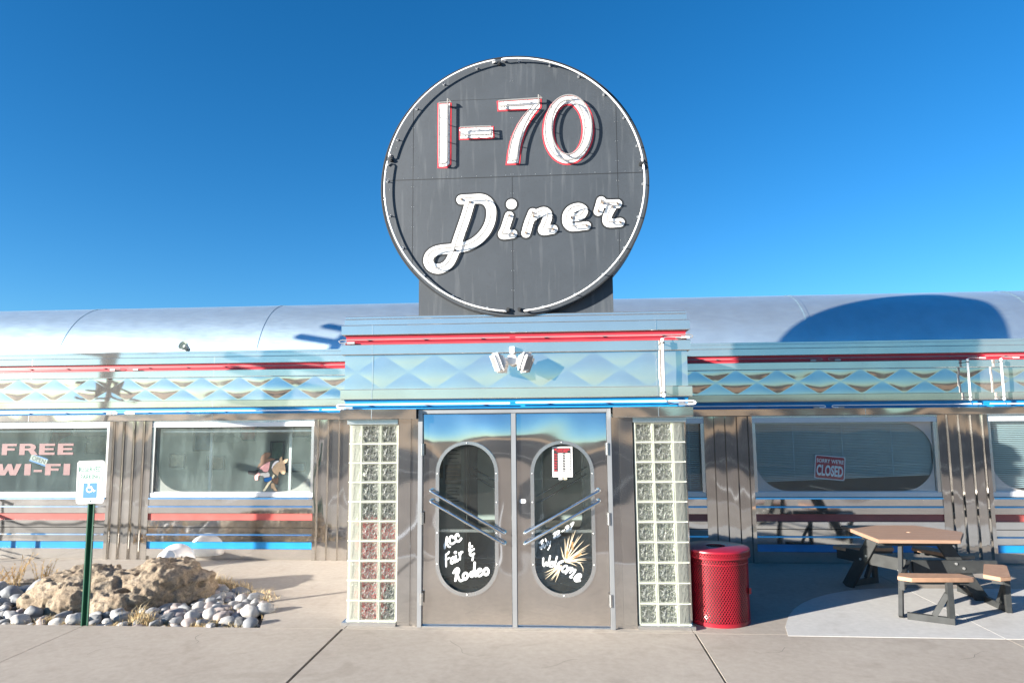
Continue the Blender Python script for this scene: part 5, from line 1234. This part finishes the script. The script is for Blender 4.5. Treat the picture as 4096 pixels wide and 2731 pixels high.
# ------------------------------------------------------------------ just outside the frame on the left: they throw shadows into the picture
G = thing('direction_signpost', 'wooden post with many slanted arrow boards standing left of the gravel bed', 'signpost', (-8.8, .13, -.06))
MB().tube([(-8.81, .13, -.06), (-8.81, .13, 2.2), (-8.74, .13, 3.2), (-8.72, .13, 5.5)], [.055, .055, .06, .06], 12).build('post', M['wood'], G, smooth=True)
MB().prism([[(-8.87, 2.05), (-8.75, 2.05), (-8.58, 3.2), (-8.455, 4.05), (-8.46, 4.62), (-8.94, 4.62), (-8.885, 4.05), (-8.90, 3.2)]], .07, .095).build('centre_board', M['wood'], G)
for (xa, za, xb, zb) in ((-9.39, 5.43, -8.7, 5.29), (-9.6, 5.18, -8.7, 5.02), (-9.5, 4.53, -8.75, 4.36), (-8.66, 4.57, -7.84, 4.42), (-9.43, 4.32, -8.75, 4.17), (-8.6, 4.38, -7.57, 4.23), (-9.41, 3.84, -8.75, 3.73), (-8.6, 4.13, -7.57, 3.92), (-9.72, 3.57, -8.8, 3.44), (-8.6, 3.70, -7.68, 3.55), (-9.34, 2.83, -8.78, 2.73), (-8.75, 2.96, -8.02, 2.54)):
    h = .062
    L = [(xa, za - h), (xb - .08, zb - h), (xb, zb), (xb - .08, zb + h), (xa, za + h)] if xb > -8.4 else [(xa + .08, za - h), (xb, zb - h), (xb, zb + h), (xa + .08, za + h), (xa, za)]
    MB().prism([L], .12, .14).build('arrow_board', M['wood'], G)
HR = thing('handrail', 'dark metal ramp handrail near the left end of the diner', 'handrail', (-9.4, 2.35, 0))
hr = MB()
hr.tube([(-10.4, 2.35, 1.33), (-8.72, 2.35, .72)], .028, 8); hr.tube([(-10.4, 2.35, .95), (-9.2, 2.35, .90)], .025, 8)
hr.build('top_rail', M['rail'], HR, smooth=True)
for x, z in ((-10.3, 1.29), (-9.75, 1.09), (-9.3, .93), (-8.9, .78)):
    MB().tube([(x, 2.35, 0), (x, 2.35, z)], .022, 8).build('rail_post', M['rail'], HR, smooth=True)

# ------------------------------------------------------------------ camera, light, sky
cam = bpy.data.cameras.new('camera'); co = bpy.data.objects.new('camera', cam); COL.objects.link(co)
cam.sensor_width = 36; cam.sensor_fit = 'HORIZONTAL'; cam.lens = 2739.42 / 4096 * 36; cam.clip_end = 6000; cam.clip_start = .05
r_, u_, w_ = Vector((.99747112, .07059972, -.00818796)), Vector((.01594066, -.10995915, .99380827)), Vector((-.06926225, .99142557, .11080648))
co.matrix_world = Matrix(((r_.x, u_.x, -w_.x, .4885), (r_.y, u_.y, -w_.y, -7.19171), (r_.z, u_.z, -w_.z, 2.10147), (0, 0, 0, 1)))
SC.camera = co
sd = Vector((1, .64, -.30)).normalized()
sun = bpy.data.lights.new('sun', 'SUN'); so = bpy.data.objects.new('sun', sun); COL.objects.link(so)
sun.energy = 5.0; sun.angle = R(.53); sun.color = (1.0, .93, .83); so.rotation_euler = sd.to_track_quat('-Z', 'Y').to_euler(); so.location = (-20, -15, 12)
wd = bpy.data.worlds.new('World'); SC.world = wd; wd.use_nodes = True; nt = wd.node_tree; nt.nodes.clear()
sky = nt.nodes.new('ShaderNodeTexSky'); sky.sky_type = 'NISHITA'; sky.sun_disc = False
sky.sun_elevation = math.asin(-sd.z); sky.sun_rotation = math.atan2(-sd.x, -sd.y); sky.altitude = 1200; sky.air_density = 1.0; sky.dust_density = .6; sky.ozone_density = 2.4
hs = nt.nodes.new('ShaderNodeHueSaturation'); hs.inputs['Saturation'].default_value = 1.18; hs.inputs['Value'].default_value = 1.0
bg = nt.nodes.new('ShaderNodeBackground'); bg.inputs[1].default_value = .051; ow = nt.nodes.new('ShaderNodeOutputWorld')
pass; tn = nt.nodes.new('ShaderNodeMixRGB'); tn.blend_type = 'MULTIPLY'; tn.inputs[0].default_value = 1; tn.inputs[2].default_value = (.72, .96, 1.15, 1)
nt.links.new(sky.outputs[0], tn.inputs[1]); nt.links.new(tn.outputs[0], hs.inputs['Color']); nt.links.new(hs.outputs[0], bg.inputs[0]); nt.links.new(bg.outputs[0], ow.inputs[0])
SC.view_settings.view_transform = 'Standard'; SC.view_settings.look = 'None'; SC.view_settings.gamma = 1; SC.view_settings.exposure = 1.85
SC.render.engine = 'CYCLES'
cy = SC.cycles
cy.use_denoising = True; cy.denoiser = 'OPENIMAGEDENOISE'
cy.max_bounces = 14; cy.transparent_max_bounces = 16; cy.transmission_bounces = 10; cy.glossy_bounces = 6; cy.diffuse_bounces = 4
cy.sample_clamp_indirect = 12; cy.blur_glossy = .3
